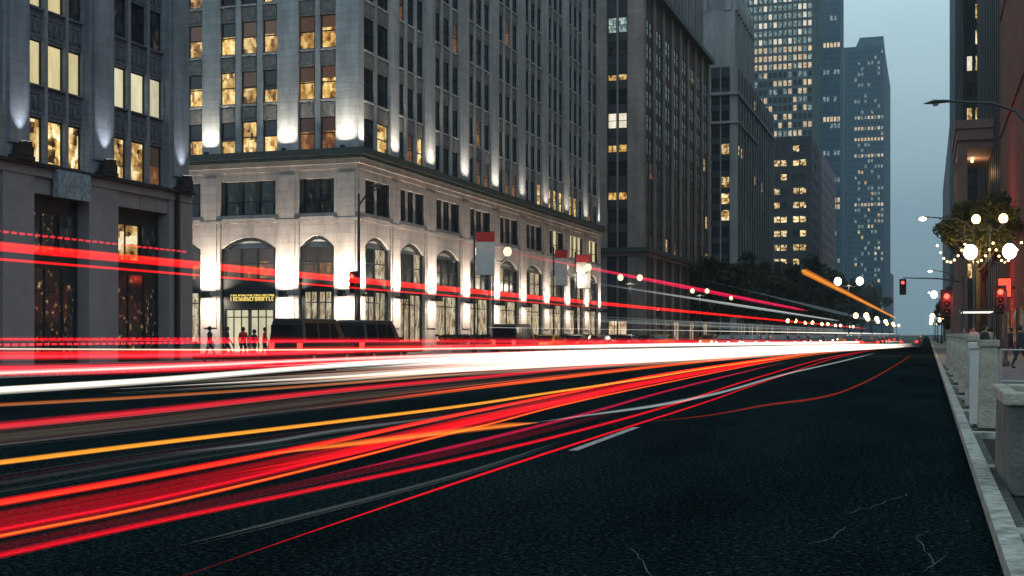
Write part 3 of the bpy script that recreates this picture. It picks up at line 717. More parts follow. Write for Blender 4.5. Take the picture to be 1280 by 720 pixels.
# ---------- right side of the street
RX = 6.5
def right_block(name, label, Y0, Y1, H, X0, wallm, bay, pw, pitch, wh, lit, z0=6, d=.5, nw=1, ff=None):
    B = Bld(name, label, (X0, Y0, 0), wallm)
    f = Fac((X0, 0), (0, -1))                 # u runs toward the camera, outward normal to -x
    wl = MB(); wl.box(X0 + d, X0 + 30, Y0 + .003, Y1, 0, H); wl.box(X0 + .001, X0 + 30, Y0 + .001, Y0 + .5, 0, H); pr = MB(); sp = MB()
    n = max(1, round((Y1 - Y0 - pw) / bay)); st = (Y1 - Y0 - pw) / n
    for i in range(n + 1):
        a = -Y1 + st * i; f.box(pr, a, a + pw - (.6 if i == n else 0), -d, 0, 0, H)
    for i in range(n):
        a = -Y1 + st * i + pw; wd = st - pw; z = z0; fl = 0; ww = wd / nw
        f.box(sp, a, a + wd, -d, -d * .5, 0, z0)
        while z + pitch <= H:
            f.box(sp, a, a + wd, -d, -d * .5, z + wh, z + pitch)
            for k in range(nw): B.win(f, a + ww * (k + .5), z, ww - .1, wh, -d + .1, lit(i, fl, k, n, z))
            z += pitch; fl += 1
        f.box(sp, a, a + wd, -d, -d * .5, z, H)
    if ff:
        g = Fac((X0, Y0), (1, 0)); z = z0; fl = 0; cols, cw, cg, st0 = ff; fp = MB()
        g.box(fp, .001, st0 - .2, 0, .25, 0, H)
        for k in range(cols + 1): g.box(fp, st0 + (cw + cg) * k - cg + .02, st0 + (cw + cg) * k - .02, 0, .2, 0, H - .5)
        while z + pitch <= H:
            for k in range(cols): B.win(g, st0 + cw / 2 + (cw + cg) * k, z, cw, wh, .08, lit(9, fl, k, n, z))
            g.box(fp, st0, st0 + cols * (cw + cg), 0, .12, z + wh, z + pitch)
            z += pitch; fl += 1
        B.part('front_pier', fp, [M[wallm]])
    B.part('wall', wl, [M[wallm]]); B.part('pier', pr, [M[wallm]]); B.part('spandrel', sp, [M[wallm]])
    return B
BR = Bld('brick_building', 'tall red brown brick wall at the right edge behind the signals', (RX, 110, 0), 'brick')
wl = MB(); wl.box(RX, RX + 30, 60, 126.5, 0, 60)
for z in (9, 20, 31, 42, 53): wl.box(RX - .12, RX, 60.2, 126.3, z, z + .5)
BR.part('wall', wl, [M['brick']])
dm = MB(); fR = Fac((RX, 0), (0, -1))
for yc in (88.0,):
    fR.box(dm, -yc - 3.2, -yc + 3.2, 0, .25, .1, 4.3); fR.arch(dm, -yc - 3.2, -yc + 3.2, 4.3, 4.31, 4.6, 0, .4)
BR.part('doorway', dm, [M['black']])
for yc in (70, 78, 97, 105, 113, 121): BR.win(fR, -yc, .9, 4, 2.6, .05, 'p_shop', mull=2)
BR.finish()
q = right_block('dark_ribbed_building', 'dark ribbed tower beside the brick wall on the right', 127, 186, 95, RX, 'bronze', 4.2, 1.4, 4, 2.6, dark(.03), d=.6); q.finish()
def litr(i, fl, k, n, z): return 'p_office' if rng.random() < .45 else ('p_white' if rng.random() < .1 else 'p_dark')
q = right_block('dark_tower', 'dark tower with a column of lit windows between the ribbed tower and the sky', 200, 255, 110, 4.95, 'dark_stone_and_shade', 9, 3.0, 3.9, 2.3, litr, d=.35, nw=2, ff=(3, .85, .35, .55)); q.finish()
q = right_block('teal_tower', 'blue green tower edge standing against the sky on the right', 258, 340, 120, 5.25, 'blue_glass', 7, 2, 4.4, 2.8, dark(.03), d=.3); q.finish()
q = right_block('far_right_building', 'lower far building along the right side of the street', 341, 520, 58, 5.5, 'teal_stone', 7, 2, 4.4, 2.8, dark(.15), d=.3); q.finish(40)
# projecting stone portal over the pavement
cn = thing('projecting_canopy', 'dusty pink stone canopy standing out from the ribbed tower above the tree', 'canopy', (4, 150, 0))
x = MB(); x.box(2.85, RX - .002, 140, 158, 22.0, 23.2); x.box(2.7, RX - .003, 139.8, 158.2, 23.2, 24.1); x.box(3.0, RX - .002, 140.3, 157.7, 21.2, 22.0); x.build('roof_slab', [M['canopy']], cn)
for y in (140.2, 156.4):
    x = MB(); x.frust(2.9, 4.0, y, y + 1.4, .1, 21.2, .06); x.build('pillar', [M['canopy']], cn)
x = MB(); x.box(4.6, 4.8, 148, 150, 20.9, 21.199); x.build('ceiling_lamp', [M['lamp_warm']], cn)
light('POINT', (4.7, 149, 19.5), 250, (1, .6, .3), shadow_soft_size=.3)

# ------------------------------------------------------------------ trees
def tree_mesh(h, r, n, seed, leaf=.28, trunk_h=.35, low=.3):
    tr = random.Random(seed); T = MB(); L = MB()
    T.tube([(0, 0, 0), (.05, 0, h * .2), (.0, .08, h * trunk_h), (.1, 0, h * .75)], [h * .022, h * .018, h * .015, h * .004], 8)
    clumps = []
    for i in range(18):
        a = tr.uniform(0, 6.28); zz = tr.uniform(low, .93); rr = r * (1 - (abs(zz - .58) / .48) ** 2) ** .5 if abs(zz - .58) < .48 else r * .2
        rr *= tr.uniform(.55, 1.0); c = Vector((math.cos(a) * rr, math.sin(a) * rr, h * zz)); clumps.append((c, r * tr.uniform(.22, .42)))
        s = Vector((0, 0, h * max(trunk_h * .8, zz - .2))); T.tube([s, s * .4 + c * .6 + Vector((0, 0, -.1)), c], [h * .008, h * .005, h * .002], 5)
    clumps.append((Vector((0, 0, h * .7)), r * .5))
    for i in range(n):
        c, cr_ = tr.choice(clumps); d = Vector((tr.gauss(0, 1), tr.gauss(0, 1), tr.gauss(0, .7))); d = d.normalized() * cr_ * tr.random() ** .4
        p = c + d; s = leaf * tr.uniform(.6, 1.3)
        a = Vector((tr.gauss(0, 1), tr.gauss(0, 1), tr.gauss(0, 1))).normalized(); bb = a.cross(Vector((tr.gauss(0, 1), tr.gauss(0, 1), tr.gauss(0, 1)))).normalized()
        L.poly([p - a * s, p + bb * s * .45, p + a * s, p - bb * s * .45])
    return T, L
def make_tree(name, label, loc, h, r, n, seed, leafm='leaf', group=None, **kw):
    t = thing(name, label, 'tree', (0, 0, 0), 0, group); T, L = tree_mesh(h, r, n, seed, **kw)
    T.build('trunk', [M['bark']], t, smooth=True); L.build('crown', [M[leafm]], t, fix=False); t.location = loc; return t
make_tree('street_tree', 'leafy street tree lit yellow from below by shop lamps, right of the street', (3.3, 92, .1), 11.8, 2.5, 9000, 4, 'leaf_y', leaf=.14, low=.64, trunk_h=.6)
make_tree('street_tree', 'second dark street tree behind the yellow lit one on the right', (4.4, 112, .1), 13.2, 2.6, 4200, 5, 'leaf', leaf=.19, low=.6, trunk_h=.55)
tA = make_tree('street_tree', 'dark street tree on the far pavement beside the brown stone building', (-34, 212, .13), 15, 5.0, 2600, 6, group='dark trees along the far pavement', leaf=.6)
tB = make_tree('street_tree', 'tall dark tree in the gap before the spiky crowned building', (-33.5, 246, .0), 18, 6.5, 3000, 9, group='dark trees along the far pavement', leaf=.65)
TL = ['before the near corner of the spiky crowned building', 'along the middle of the spiky crowned building', 'at the far end of the spiky crowned building', 'before the low dark building', 'before the far end of the low dark building', 'below the dark building with amber windows', 'below the mauve building', 'below the gridded glass tower', 'below the blue glass tower', 'farthest along the far pavement']
for i, (y, s) in enumerate(((272, 1.0), (292, 1.2), (318, 1.35), (350, 1.5), (392, 1.5), (440, 1.6), (500, 1.7), (570, 1.9), (660, 2.0), (760, 2.3))):
    o = dup((tA, tB)[i % 2], (-33 + rng.uniform(-2, 2), y, .13), rng.uniform(0, 6), 'dark tree ' + TL[i]); o.scale = (s * .85, s * .85, s * (.85 if i % 2 else .95))
for i, (x_, y, s) in enumerate(((3.5, 180, .75), (4.0, 230, .8), (3.5, 300, .9))):
    o = dup(tA, (x_, y, .1), i, ['small dark tree on the right pavement past the canopy', 'middle one of the three small dark trees on the far right pavement', 'small dark tree farthest down the right pavement'][i]); o.scale = (s * .42, s * .42, s * .72)
light('POINT', (2.4, 90.5, 6.6), 420, (1, .62, .2), shadow_soft_size=.25); light('POINT', (4.9, 88, 6.8), 320, (1, .62, .25), shadow_soft_size=.25)

# ------------------------------------------------------------------ street lamps and signals
def globe_lamp(label, loc, h=7.2, arm=1.1, mat='lamp_white', power=500, banner=False, rz=0, group=None, col=(1, .85, .65), r=.32):
    t = thing('street_lamp', label, 'street lamp', (0, 0, 0), 0, group)
    x = MB(); x.lathe((0, 0, 0), [(.22, 0), (.22, .25), (.15, .4), (.14, 1.0), (.09, 1.2), (.07, h - .6)], 12); x.build('post', [M['pole']], t, smooth=False)
    x = MB(); x.tube([(-arm, 0, h - .35), (-arm * .6, 0, h - .75), (0, 0, h - .62), (arm * .6, 0, h - .75), (arm, 0, h - .35)], .045, 8); x.sphere((0, 0, h - .5), .12, 8); x.build('arm', [M['pole']], t)
    for s in (-1, 1):
        x = MB(); x.sphere((s * arm, 0, h), r, 12, 0, 1.15); g = x.build('globe', [M[mat]], t, smooth=True)
        x = MB(); x.lathe((s * arm, 0, h + r * 1.1), [(r * .5, 0), (r * .45, .06), (.03, .16)], 10); x.lathe((s * arm, 0, h - .38), [(.06, 0), (r * .55, .1)], 10); x.build('cap', [M['pole']], g)
    if banner:
        x = MB(); x.box(.15, 1.15, -.015, .015, 3.9, 5.4); x.build('banner', [M['banner_white']], t); x = MB(); x.box(.15, 1.15, -.015, .015, 5.401, 6.0); x.build('banner_top', [M['banner_red']], t)
        x = MB(); x.tube([(0, 0, 6.03), (1.2, 0, 6.03)], .02, 6); x.tube([(0, 0, 3.87), (1.2, 0, 3.87)], .02, 6); x.build('banner_rail', [M['pole']], t)
    t.location = loc; t.rotation_euler = (0, 0, rz)
    if power: light('POINT', (loc[0], loc[1], loc[2] + h - .75), power, col, shadow_soft_size=.35)
    return t
gl0 = globe_lamp('twin globe lamp before the limestone block, nearest one', (-31.0, 88.5, .13), 7.6, 1.1, 'lamp_cream', banner=False, rz=.5, group='globe lamps on the far pavement', power=300)
for i, (y, l_) in enumerate(((112, 'second from the near corner'), (134, 'third from the near corner'), (178, 'at the corner of the brown stone building'), (215, 'midway along the brown stone building'), (262, 'at the corner of the spiky crowned building'), (330, 'far down by the low dark building'))):
    dup(gl0, (-31, y, .13), .5, 'twin globe lamp ' + l_)
    if i < 5: light('POINT', (-31, y, 6.8), 260, (1, .85, .65), shadow_soft_size=.35)
globe_lamp('twin globe lamp under the street trees on the right pavement', (3.7, 84, .1), 6.6, 1.15, 'lamp_white', 0, r=.42, group='globe lamps on the right pavement')
globe_lamp('warm twin globe lamp up among the leaves of the lit tree', (3.9, 89, .1), 9.1, .85, 'lamp_warm', 0, r=.28, group='globe lamps on the right pavement')
globe_lamp('twin globe lamp far down the right pavement beyond the canopy', (2.0, 205, .1), 7.6, 1.1, 'lamp_white', 0, r=.5, group='globe lamps on the right pavement')
globe_lamp('tall double lamp on the median halfway down the street', (-10.6, 182, .0), 9.0, 1.5, 'lamp_white', 500, r=.5)
for px_, w_b, l_ in ((593, 1.35, 'nearest and largest of three'), (692, 1.1, 'middle one of three'), (719, 1.3, 'farthest of three')):
    yb = Yat(px_, -31.3); t = thing('banner_pole', 'pole with a red topped white banner before the limestone block, ' + l_, 'banner', (0, 0, 0), 0, 'banner poles on the far pavement')
    x = MB(); x.lathe((0, 0, 0), [(.16, 0), (.16, .3), (.09, .5), (.07, 9.1)], 12); x.build('pole', [M['pole']], t)
    x = MB(); x.box(.12, .12 + w_b, -.02, .02, 5.7, 8.1); x.build('banner', [M['banner_white']], t); x = MB(); x.box(.12, .12 + w_b, -.02, .02, 8.101, 8.8); x.build('banner_top', [M['banner_red']], t)
    for zz in (5.67, 8.83): x = MB(); x.tube([(0, 0, zz), (.14 + w_b, 0, zz)], .025, 6); x.build('rail', [M['pole']], t)
    t.location = (-31.3, yb, .13); t.rotation_euler = (0, 0, .3)
pl = [('right of the crimson trail end', -30.5, 300), ('before the low dark building', -30.5, 345), ('under the trees by the dark building', -30.5, 400), ('below the mauve building', -30.5, 460), ('farthest on the far pavement', -30.5, 540), ('first on the median', -10.8, 220), ('second on the median', -10.8, 265), ('third on the median', -10.8, 320), ('fourth on the median', -10.8, 390), ('fifth on the median', -10.8, 470), ('first beyond the canopy on the right', 1.6, 230), ('second beyond the canopy on the right', 1.6, 290), ('third beyond the canopy on the right', 1.6, 370)]
sl0 = None
for i, (l_, x_, y_) in enumerate(pl):
    if sl0 is None: sl0 = globe_lamp('low warm twin globe lamp ' + l_, (x_, y_, .1), 4.6, .9, 'lamp_warm', 0, r=.42, group='low warm lamps far down the street')
    else: dup(sl0, (x_, y_, .1), rng.uniform(-.4, .4), 'low warm twin globe lamp ' + l_)
def cobra(label, loc, lit=True, reach=3.2, h=9.6, side=-1):
    t = thing('street_lamp', label, 'street lamp', (0, 0, 0), 0, 'arm lamps')
    x = MB(); x.lathe((0, 0, 0), [(.2, 0), (.2, .1), (.13, .3), (.11, 2), (.07, h - .4)], 12); x.build('post', [M['pole']], t)
    x = MB(); x.tube([(0, 0, h - 1.1), (side * .5, 0, h - .45), (side * 1.2, 0, h - .15), (side * (reach - .8), 0, h)], [.06, .05, .045, .04], 8); x.build('arm', [M['pole']], t)
    x = MB(); x.tube([(side * (reach - .85), 0, h), (side * (reach - .6), 0, h + .02), (side * (reach - .2), 0, h + .02), (side * (reach + .15), 0, h - .03)], [.06, .12, .17, .03], 10, 0, .45); hd = x.build('lamp_head', [M['pole']], t)
    x = MB(); x.sphere((side * (reach - .25), 0, h - .08), .26 if lit else .1, 10, 0, .55); x.build('lens', [M['lamp_white'] if lit else M['alu']], hd, smooth=True)
    t.location = loc; return t
cobra('unlit arm lamp reaching into the sky from the right edge', (3.35, 46, .1), False, 3.35, 9.5)
for y in (90, 165, 250):
    t = cobra({90: 'lit arm lamp glowing beside the lit tree, highest of the white lamps', 165: 'second lit arm lamp down the right side', 250: 'farthest lit arm lamp down the right side'}[y], (3.0, y, .1), True, 3.6 if y == 90 else 3.0, 9.4)
    spot((-.4, y, 9.0), (-1.5, y - 4, 0), 1500, (1, .86, .66), 150, .8, .2)
cobra('dark arm lamp at the corner before the limestone block, carrying a signal', (-31.2, 65.6, .13), False, 1.5, 9.9, 1)
def signal(label, loc, h, arm=0, lit='red', pole=True):
    t = thing('traffic_signal', label, 'traffic light', (0, 0, 0), 0, 'traffic signals')
    if pole:
        x = MB(); x.lathe((0, 0, 0), [(.16, 0), (.16, .15), (.07, .3), (.06, h + .2 if not arm else h + .6)], 10); x.build('pole', [M['pole']], t)
        if arm: x = MB(); x.tube([(0, 0, h + .1), (arm * .4, 0, h + .4), (arm, 0, h + .5)], [.07, .055, .04], 8); x.build('mast_arm', [M['pole']], t)
    xo = arm if arm else -.22
    x = MB(); x.box(xo - .17, xo + .17, -.02, .2, h - .75, h + .32); x.box(xo - .26, xo + .26, .2, .22, h - .85, h + .42)
    for k in range(3):
        zc = h + .12 - .34 * k
        for j in range(7):
            a0 = math.pi * j / 7; a1 = math.pi * (j + 1) / 7
            x.hexa([(xo + .14 * math.cos(a), y, zc + .14 * math.sin(a) + dz) for dz in (0, .02) for (a, y) in ((a0, -.2), (a1, -.2), (a1, -.021), (a0, -.021))])
    hd = x.build('signal_head', [M['black']], t)
    for k in range(3):
        x = MB(); x.sphere((xo, -.03, h + .12 - .34 * k), .115, 10); x.build('lens', [M['lamp_red'] if k == 0 else M['lamp_off']], hd, smooth=True)
    if not arm:
        x = MB(); x.tube([(0, 0, h + .1), (xo, .05, h + .1)], .03, 6); x.tube([(0, 0, h - .5), (xo, .05, h - .5)], .03, 6); x.build('bracket', [M['black']], t)
    t.location = loc; return t
signal('red traffic signal at the kerb beside the pale pillars', (1.0, 58, .1), 2.95); light('POINT', (.78, 57.3, 3.1), 60, (1, .05, .03), shadow_soft_size=.2)
signal('red traffic signal against the brick wall', (3.25, 59, .1), 3.15); light('POINT', (3.05, 58.3, 3.3), 60, (1, .05, .03), shadow_soft_size=.2)
la = light('AREA', (RX - 2.2, 110, 3.4), 750, (1, .11, .05), shape='RECTANGLE', size=1.5, size_y=24); la.rotation_euler = (R(90), 0, R(-90)); la.rotation_euler = Vector((-1, 0, -.25)).to_track_quat('Z', 'Y').to_euler()  # added red wash to brighten the brick wall, has no fixture
t = thing('shop_sign', 'red lit blade sign standing out from the brick wall behind the tree', 'sign', (RX, 106, 4.4))
x = MB(); x.box(5.2, 6.3, 106, 106.25, 4.4, 6.0); x.build('frame', [M['black']], t); x = MB(); x.box(5.28, 6.22, 105.97, 105.999, 4.48, 5.92); x.build('lit_panel', [emis('red lit sign', (1, .08, .04), 1.6)], t); x = MB(); x.box(6.3, 6.5, 106.05, 106.2, 5.1, 5.3); x.build('bracket', [M['black']], t)
t = thing('bus_shelter', 'glass bus shelter with a glowing white roof panel on the right pavement', 'bus shelter', (2.4, 66, .1))
x = MB(); x.box(1.5, 3.1, 64.5, 68.5, 2.62, 2.74); x.build('roof', [M['pole']], t); x = MB(); x.box(1.6, 3.0, 64.6, 68.4, 2.58, 2.615); x.build('lit_panel', [emis('white lit panel', (1, .92, .78), 1.3)], t)
for (a_, b_) in ((1.55, 64.6), (3.0, 64.6), (1.55, 68.3), (3.0, 68.3)): x = MB(); x.box(a_, a_ + .07, b_, b_ + .07, .1, 2.62); x.build('post', [M['pole']], t)
t = thing('string_lights', 'warm string of bulbs hanging under the lit tree', 'string lights', (3.3, 90, 7))
pts_ = [Vector((.6 + 5.2 * i / 24, 89.4 + 1.5 * math.sin(i * .7), 7.6 - 1.1 * math.sin(math.pi * ((i % 8) / 8)))) for i in range(25)]
x = MB(); x.tube(pts_, .012, 5); x.build('wire', [M['black']], t)
for p_ in pts_: x = MB(); x.sphere(tuple(p_ - Vector((0, 0, .09))), .075, 6); x.build('bulb', [M['lamp_warm']], t)
signal('red traffic signal hung on a mast arm over the road', (2.6, 104, .1), 5.4, arm=-4.5)
signal('red traffic signal on the dark lamp post at the far corner', (-31.2, 65.2, .13), 4.6); light('POINT', (-31.4, 64.6, 4.9), 22, (1, .05, .03), shadow_soft_size=.2)
signal('red traffic signal before the far end of the limestone block', (-31.0, 150, .13), 4.3)

# ------------------------------------------------------------------ kerbside concrete on the right
def planter(label, x0, x1, y0, y1, h, mat='concrete', ins=.04, group='concrete kerbside blocks', name='concrete_planter', z=.02):
    t = thing(name, label, 'planter', ((x0 + x1) / 2, y0, z), 0, group)
    x = MB(); x.box(x0 + .06, x1 - .06, y0 + .05, y1 - .05, z, z + .1); x.build('base', [M['concrete_grey']], t)
    x = MB(); x.frust(x0, x1, y0, y1, z + .1, z + h - .1, ins); x.box(x0 + ins - .03, x1 - ins + .03, y0 + ins - .03, y1 - ins + .03, z + h - .1, z + h)
    x.box(x0 + .1, x1 - .1, y0 - .001, y0 + .02, z + h * .25, z + h * .27); o = x.build('body', [M[mat]], t)
    md = o.modifiers.new('bevel', 'BEVEL'); md.width = .018; md.segments = 2
    return t
t = thing('concrete_planter', 'low grey concrete planter nearest the camera at the right edge', 'planter', (1.2, 12.2, .02), 0, 'concrete kerbside blocks')
x = MB(); x.hexa([(.72, 12.2, .02), (1.85, 12.2, .02), (1.85, 14.0, .02), (.66, 14.0, .02), (.68, 12.1, .86), (1.88, 12.1, .86), (1.88, 14.05, .86), (.68, 14.05, .86)]); o = x.build('body', [M['concrete_grey']], t); md = o.modifiers.new('bevel', 'BEVEL'); md.width = .03; md.segments = 3
x = MB(); x.box(.64, 1.89, 12.04, 12.22, .86, .98); x.box(.64, .78, 12.221, 14.1, .86, .98); x.box(1.7, 1.89, 12.221, 14.1, .86, .98); x.box(.781, 1.699, 13.93, 14.1, .86, .98); o = x.build('rim', [M['concrete']], t); md = o.modifiers.new('bevel', 'BEVEL'); md.width = .02; md.segments = 2
x = MB(); x.box(.74, 1.7, 12.22, 13.93, .80, .88); x.build('soil', [M['soil']], t)
planter('tall pale concrete pillar block standing behind the low planter', .70, 1.0, 19.6, 20.0, 1.40, ins=.03)
planter('narrow white post block just left of the tall pale pillar', .61, .76, 20.4, 20.7, 1.36, 'banner_white', ins=.005)
planter('second pale pillar block along the kerb', .68, .92, 25.6, 26.0, 1.45)
planter('third pale pillar block along the kerb', .68, .94, 31.2, 31.6, 1.5)
planter('fourth pale pillar block along the kerb', .68, .96, 37.6, 38.1, 1.5)
planter('fifth pale pillar block along the kerb', .68, .98, 45, 45.6, 1.5)
planter('sixth and farthest pale pillar block along the kerb', .68, 1.0, 53, 53.6, 1.5)
t = thing('railing', 'thin pale metal railing behind the tall pillar on the right pavement', 'railing', (2.2, 30, .1), 0)
x = MB()
for zz in (.35, 1.05): x.tube([(1.55, 30, .1 + zz), (3.0, 30, .1 + zz)], .025, 6)
x.build('rail', [M['alu']], t)
for xx in (1.55, 2.27, 3.0): x = MB(); x.tube([(xx, 30, .1), (xx, 30, 1.18)], .03, 8); x.build('post', [M['alu']], t)
t = thing('litter_bin', 'dark green litter bin on the right pavement by the railing', 'bin', (2.1, 24, .1)); x = MB(); x.lathe((2.1, 24, .1), [(.26, 0), (.3, .1), (.32, .8), (.28, .85)], 16); x.build('body', [M['black']], t); x = MB(); x.lathe((2.1, 24, .951), [(.3, 0), (.25, .12), (.1, .2)], 16); x.build('lid', [M['black']], t)
# planter hedges on the far kerb
hm = []
for i, (y0, y1) in enumerate(((82, 92), (96, 108), (112, 124), (128, 142))):
    t = thing('hedge_planter', 'stone planter with clipped dark hedge, ' + ['nearest the corner', 'second from the corner', 'third from the corner', 'last before the block ends'][i], 'planter', (-32.5, y0, .13), 0, 'hedge planters before the limestone block')
    x = MB(); x.box(-33.4, -31.8, y0, y1, .13, .75); x.build('box', [M['stone_low']], t)
    L = MB(); hr = random.Random(i)
    for _ in range(1500):
        p = Vector((hr.uniform(-33.3, -31.9), hr.uniform(y0 + .1, y1 - .1), .76 + hr.random() ** .5 * .7)); a = Vector((hr.gauss(0, 1), hr.gauss(0, 1), hr.gauss(0, 1))).normalized(); bb = a.cross(Vector((0, .3, 1))).normalized()
        L.poly([p - a * .12, p + bb * .06, p + a * .12, p - bb * .06])
    L.build('foliage', [M['leaf']], t, fix=False)

# ------------------------------------------------------------------ cars
def make_car(kind, paintm, label, group):
    t = thing('parked_car' if group.startswith('cars') else 'van', label, 'car', (0, 0, 0), 0, group)
    van = kind == 'van'
    L_, W_, H_ = (5.4, 2.0, 2.25) if van else (4.7, 1.85, 1.5)
    # side outline (y forward, z); front at +y
    if van:
        lo = [(-2.7, .35), (-2.65, .95), (-2.6, 1.15), (1.75, 1.15), (2.55, 1.02), (2.68, .7), (2.68, .35)]
        hi = [(-2.58, 1.15), (-2.5, 2.1), (-2.35, 2.25), (.9, 2.25), (1.15, 2.15), (1.95, 1.15)]
    else:
        lo = [(-2.3, .3), (-2.33, .7), (-2.2, .92), (-1.6, .95), (1.1, .93), (2.0, .82), (2.3, .62), (2.32, .3)]
        hi = [(-1.85, .95), (-1.2, 1.38), (-.5, 1.48), (.2, 1.44), (1.15, .93)]
    x = MB(); w2 = W_ / 2
    def loft(pr, ws):       # ws(z) half width
        n = len(pr)
        v = [(-ws(z), y, z) for y, z in pr] + [(ws(z), y, z) for y, z in pr]; b0 = len(x.v); x.v += v
        x.f += [tuple(range(b0, b0 + n)), tuple(range(b0 + 2 * n - 1, b0 + n - 1, -1))]; x.m += [0, 0]; x.uv += [[(0, 0)] * n] * 2
        for i in range(n):
            j = (i + 1) % n; x.f.append((b0 + i, b0 + n + i, b0 + n + j, b0 + j)); x.m.append(0); x.uv.append([(0, 0)] * 4)
    loft(lo, lambda z: w2 * (1 - .04 * abs(z - .7) / .4)); zt = hi[2][1]; zb = hi[0][1]
    loft(hi, lambda z: w2 * (.93 - .14 * max(0, (z - zb) / (zt - zb))))
    o = x.build('body', [paintm], t); md = o.modifiers.new('bevel', 'BEVEL'); md.width = .05; md.segments = 3
    ws = lambda z: w2 * (.93 - .14 * max(0, (z - zb) / (zt - zb))) + .006
    segs = ((-2.35, -1.1), (-1.0, .1), (.2, 1.2)) if van else ((-1.35, -.6), (-.52, .2), (.28, .75))
    for s in (-1, 1):
        for (a, c) in segs:
            z0 = zb + .06; z1 = zt - (.22 if van else .14); k = .0 if c < .7 else (.45 if van else .3)
            x = MB(); x.hexa([(s * ws(z0), a, z0), (s * ws(z0), c, z0), (s * (ws(z0) - .03), c, z0), (s * (ws(z0) - .03), a, z0), (s * ws(z1), a + .05, z1), (s * ws(z1), c - k, z1), (s * (ws(z1) - .03), c - k, z1), (s * (ws(z1) - .03), a + .05, z1)]); x.build('side_window', [M['carglass']], t)
    wy = ((1.2, 1.93, 2.1, 1.2) if van else (.28, 1.12, 1.4, .97))
    x = MB(); y1, y0, z1, z0 = wy[0], wy[1], wy[2], wy[3]
    x.hexa([(-w2 * .8, y0, z0), (w2 * .8, y0, z0), (w2 * .8, y0 - .05, z0), (-w2 * .8, y0 - .05, z0), (-w2 * .7, y1, z1), (w2 * .7, y1, z1), (w2 * .7, y1 - .05, z1), (-w2 * .7, y1 - .05, z1)]); 
    for i in range(len(x.v)): x.v[i] = (x.v[i][0], x.v[i][1] + .03, x.v[i][2] + .02)
    x.build('windscreen', [M['carglass']], t)
    x = MB()
    if van: x.box(-.8, .8, -2.62, -2.57, 1.3, 1.95)
    else: x.hexa([(-.7, -1.86, .97), (.7, -1.86, .97), (.7, -1.8, .97), (-.7, -1.8, .97), (-.62, -1.22, 1.4), (.62, -1.22, 1.4), (.62, -1.16, 1.4), (-.62, -1.16, 1.4)])
    x.build('rear_window', [M['carglass']], t)
    for s in (-1, 1):
        for yy in ((-1.75, 1.75) if van else (-1.4, 1.42)):
            x = MB(); n = 16; x.tube([(s * (w2 - .24), yy, .34), (s * (w2 + .005), yy, .34)], .34, 18); wv = x.build('wheel', [M['rubber']], t, smooth=False)
            x = MB(); x.tube([(s * (w2 + .006), yy, .34), (s * (w2 + .02), yy, .34)], .2, 12); x.build('rim', [M['alu']], wv)
        ym = lo[-2][0]
        x = MB(); x.sphere((s * w2 * .72, ym - .03, lo[-2][1] + (.02)), .13, 8, 0, .6); x.build('headlight', [M['head']], t)
        x = MB(); x.box(s * w2 * .74 - .13, s * w2 * .74 + .13, lo[1][0] - .03, lo[1][0] + .1, .72, .9 if not van else 1.1); x.build('tail_light', [M['tail']], t)
        x = MB(); x.box(s * (w2 + .0) - .0, s * (w2 + .18), .95 if not van else 1.5, 1.1 if not van else 1.68, zb + .03, zb + .2); x.build('mirror', [paintm], t)
    return t
vn = make_car('van', M['car_black'], 'black van waiting on the far side before the arched windows, nearest one', 'vans waiting at the far kerb'); vn.location = (-28.4, 54.5, 0); vn['category'] = 'van'
dup(vn, (-28.4, 61.2, 0), 0, 'second black van, between the first van and the dark corner lamp post')
dup(vn, (-28.4, 86, 0), 0, 'third black van, before the side of the limestone block')
cars = {}
for nm, mt in (('black', 'car_black'), ('grey', 'car_grey'), ('white', 'car_white'), ('yellow', 'car_yellow'), ('red', 'car_red')):
    cars[nm] = make_car('car', M[mt], '', 'cars in the street')
first = {k: True for k in cars}
spots = []
cr2 = random.Random(11)
for y in (95, 103, 111, 122, 131, 140): spots.append((-28.5, y, 0))
for lane, ys in ((-25, (150, 158, 168, 190, 205, 240)), (-21.5, (140, 149, 170, 186, 210, 260)), (-18, (136, 146, 165, 180, 200, 230, 280)), (-14.2, (128, 139, 150, 172, 195, 225, 260, 310))):
    for y in ys: spots.append((lane, y, 1))
for lane, ys in ((-8.4, (150, 160, 170, 190, 215, 250)), (-5.0, (120, 131, 142, 155, 178, 205, 240)), (-1.7, (125, 136, 150, 170, 190))):
    for y in ys: spots.append((lane, y, 0))
ordl = ['front', 'second', 'third', 'fourth', 'fifth', 'sixth', 'seventh', 'eighth']
lanes = {-28.5: 'parked along the far kerb', -25: 'of the outermost oncoming lane', -21.5: 'of the second oncoming lane', -18: 'of the third oncoming lane', -14.2: 'of the oncoming lane beside the median', -8.4: 'of the departing lane beside the median', -5.0: 'of the middle departing lane', -1.7: 'of the departing lane at the right kerb'}
cnt = {}
for i, (x_, y_, oncoming) in enumerate(spots):
    c = cr2.choice(['black', 'grey', 'white', 'yellow', 'grey', 'red', 'black']); k = cnt.get(x_, 0); cnt[x_] = k + 1
    lab = c + ' car with lights on, ' + ordl[k] + ' ' + lanes[x_]
    if x_ == -28.5: lab = ordl[k].replace('front', 'first') + ' car ' + lanes[x_] + ', painted ' + c
    rz = (math.pi if oncoming else 0) 
    if first[c]:
        o = cars[c]; first[c] = False; o['label'] = lab; o.location = (x_, y_, 0); o.rotation_euler = (0, 0, rz)
    else: o = dup(cars[c], (x_, y_, 0), rz, lab)
    if x_ != -28.5: o.name = 'car'
for c in cars:
    if first[c]:
        o = cars[c]; o['label'] = c + ' car alone beyond the queue at the far kerb'; o.location = (-28.5, 220 + 12 * list(cars).index(c), 0)

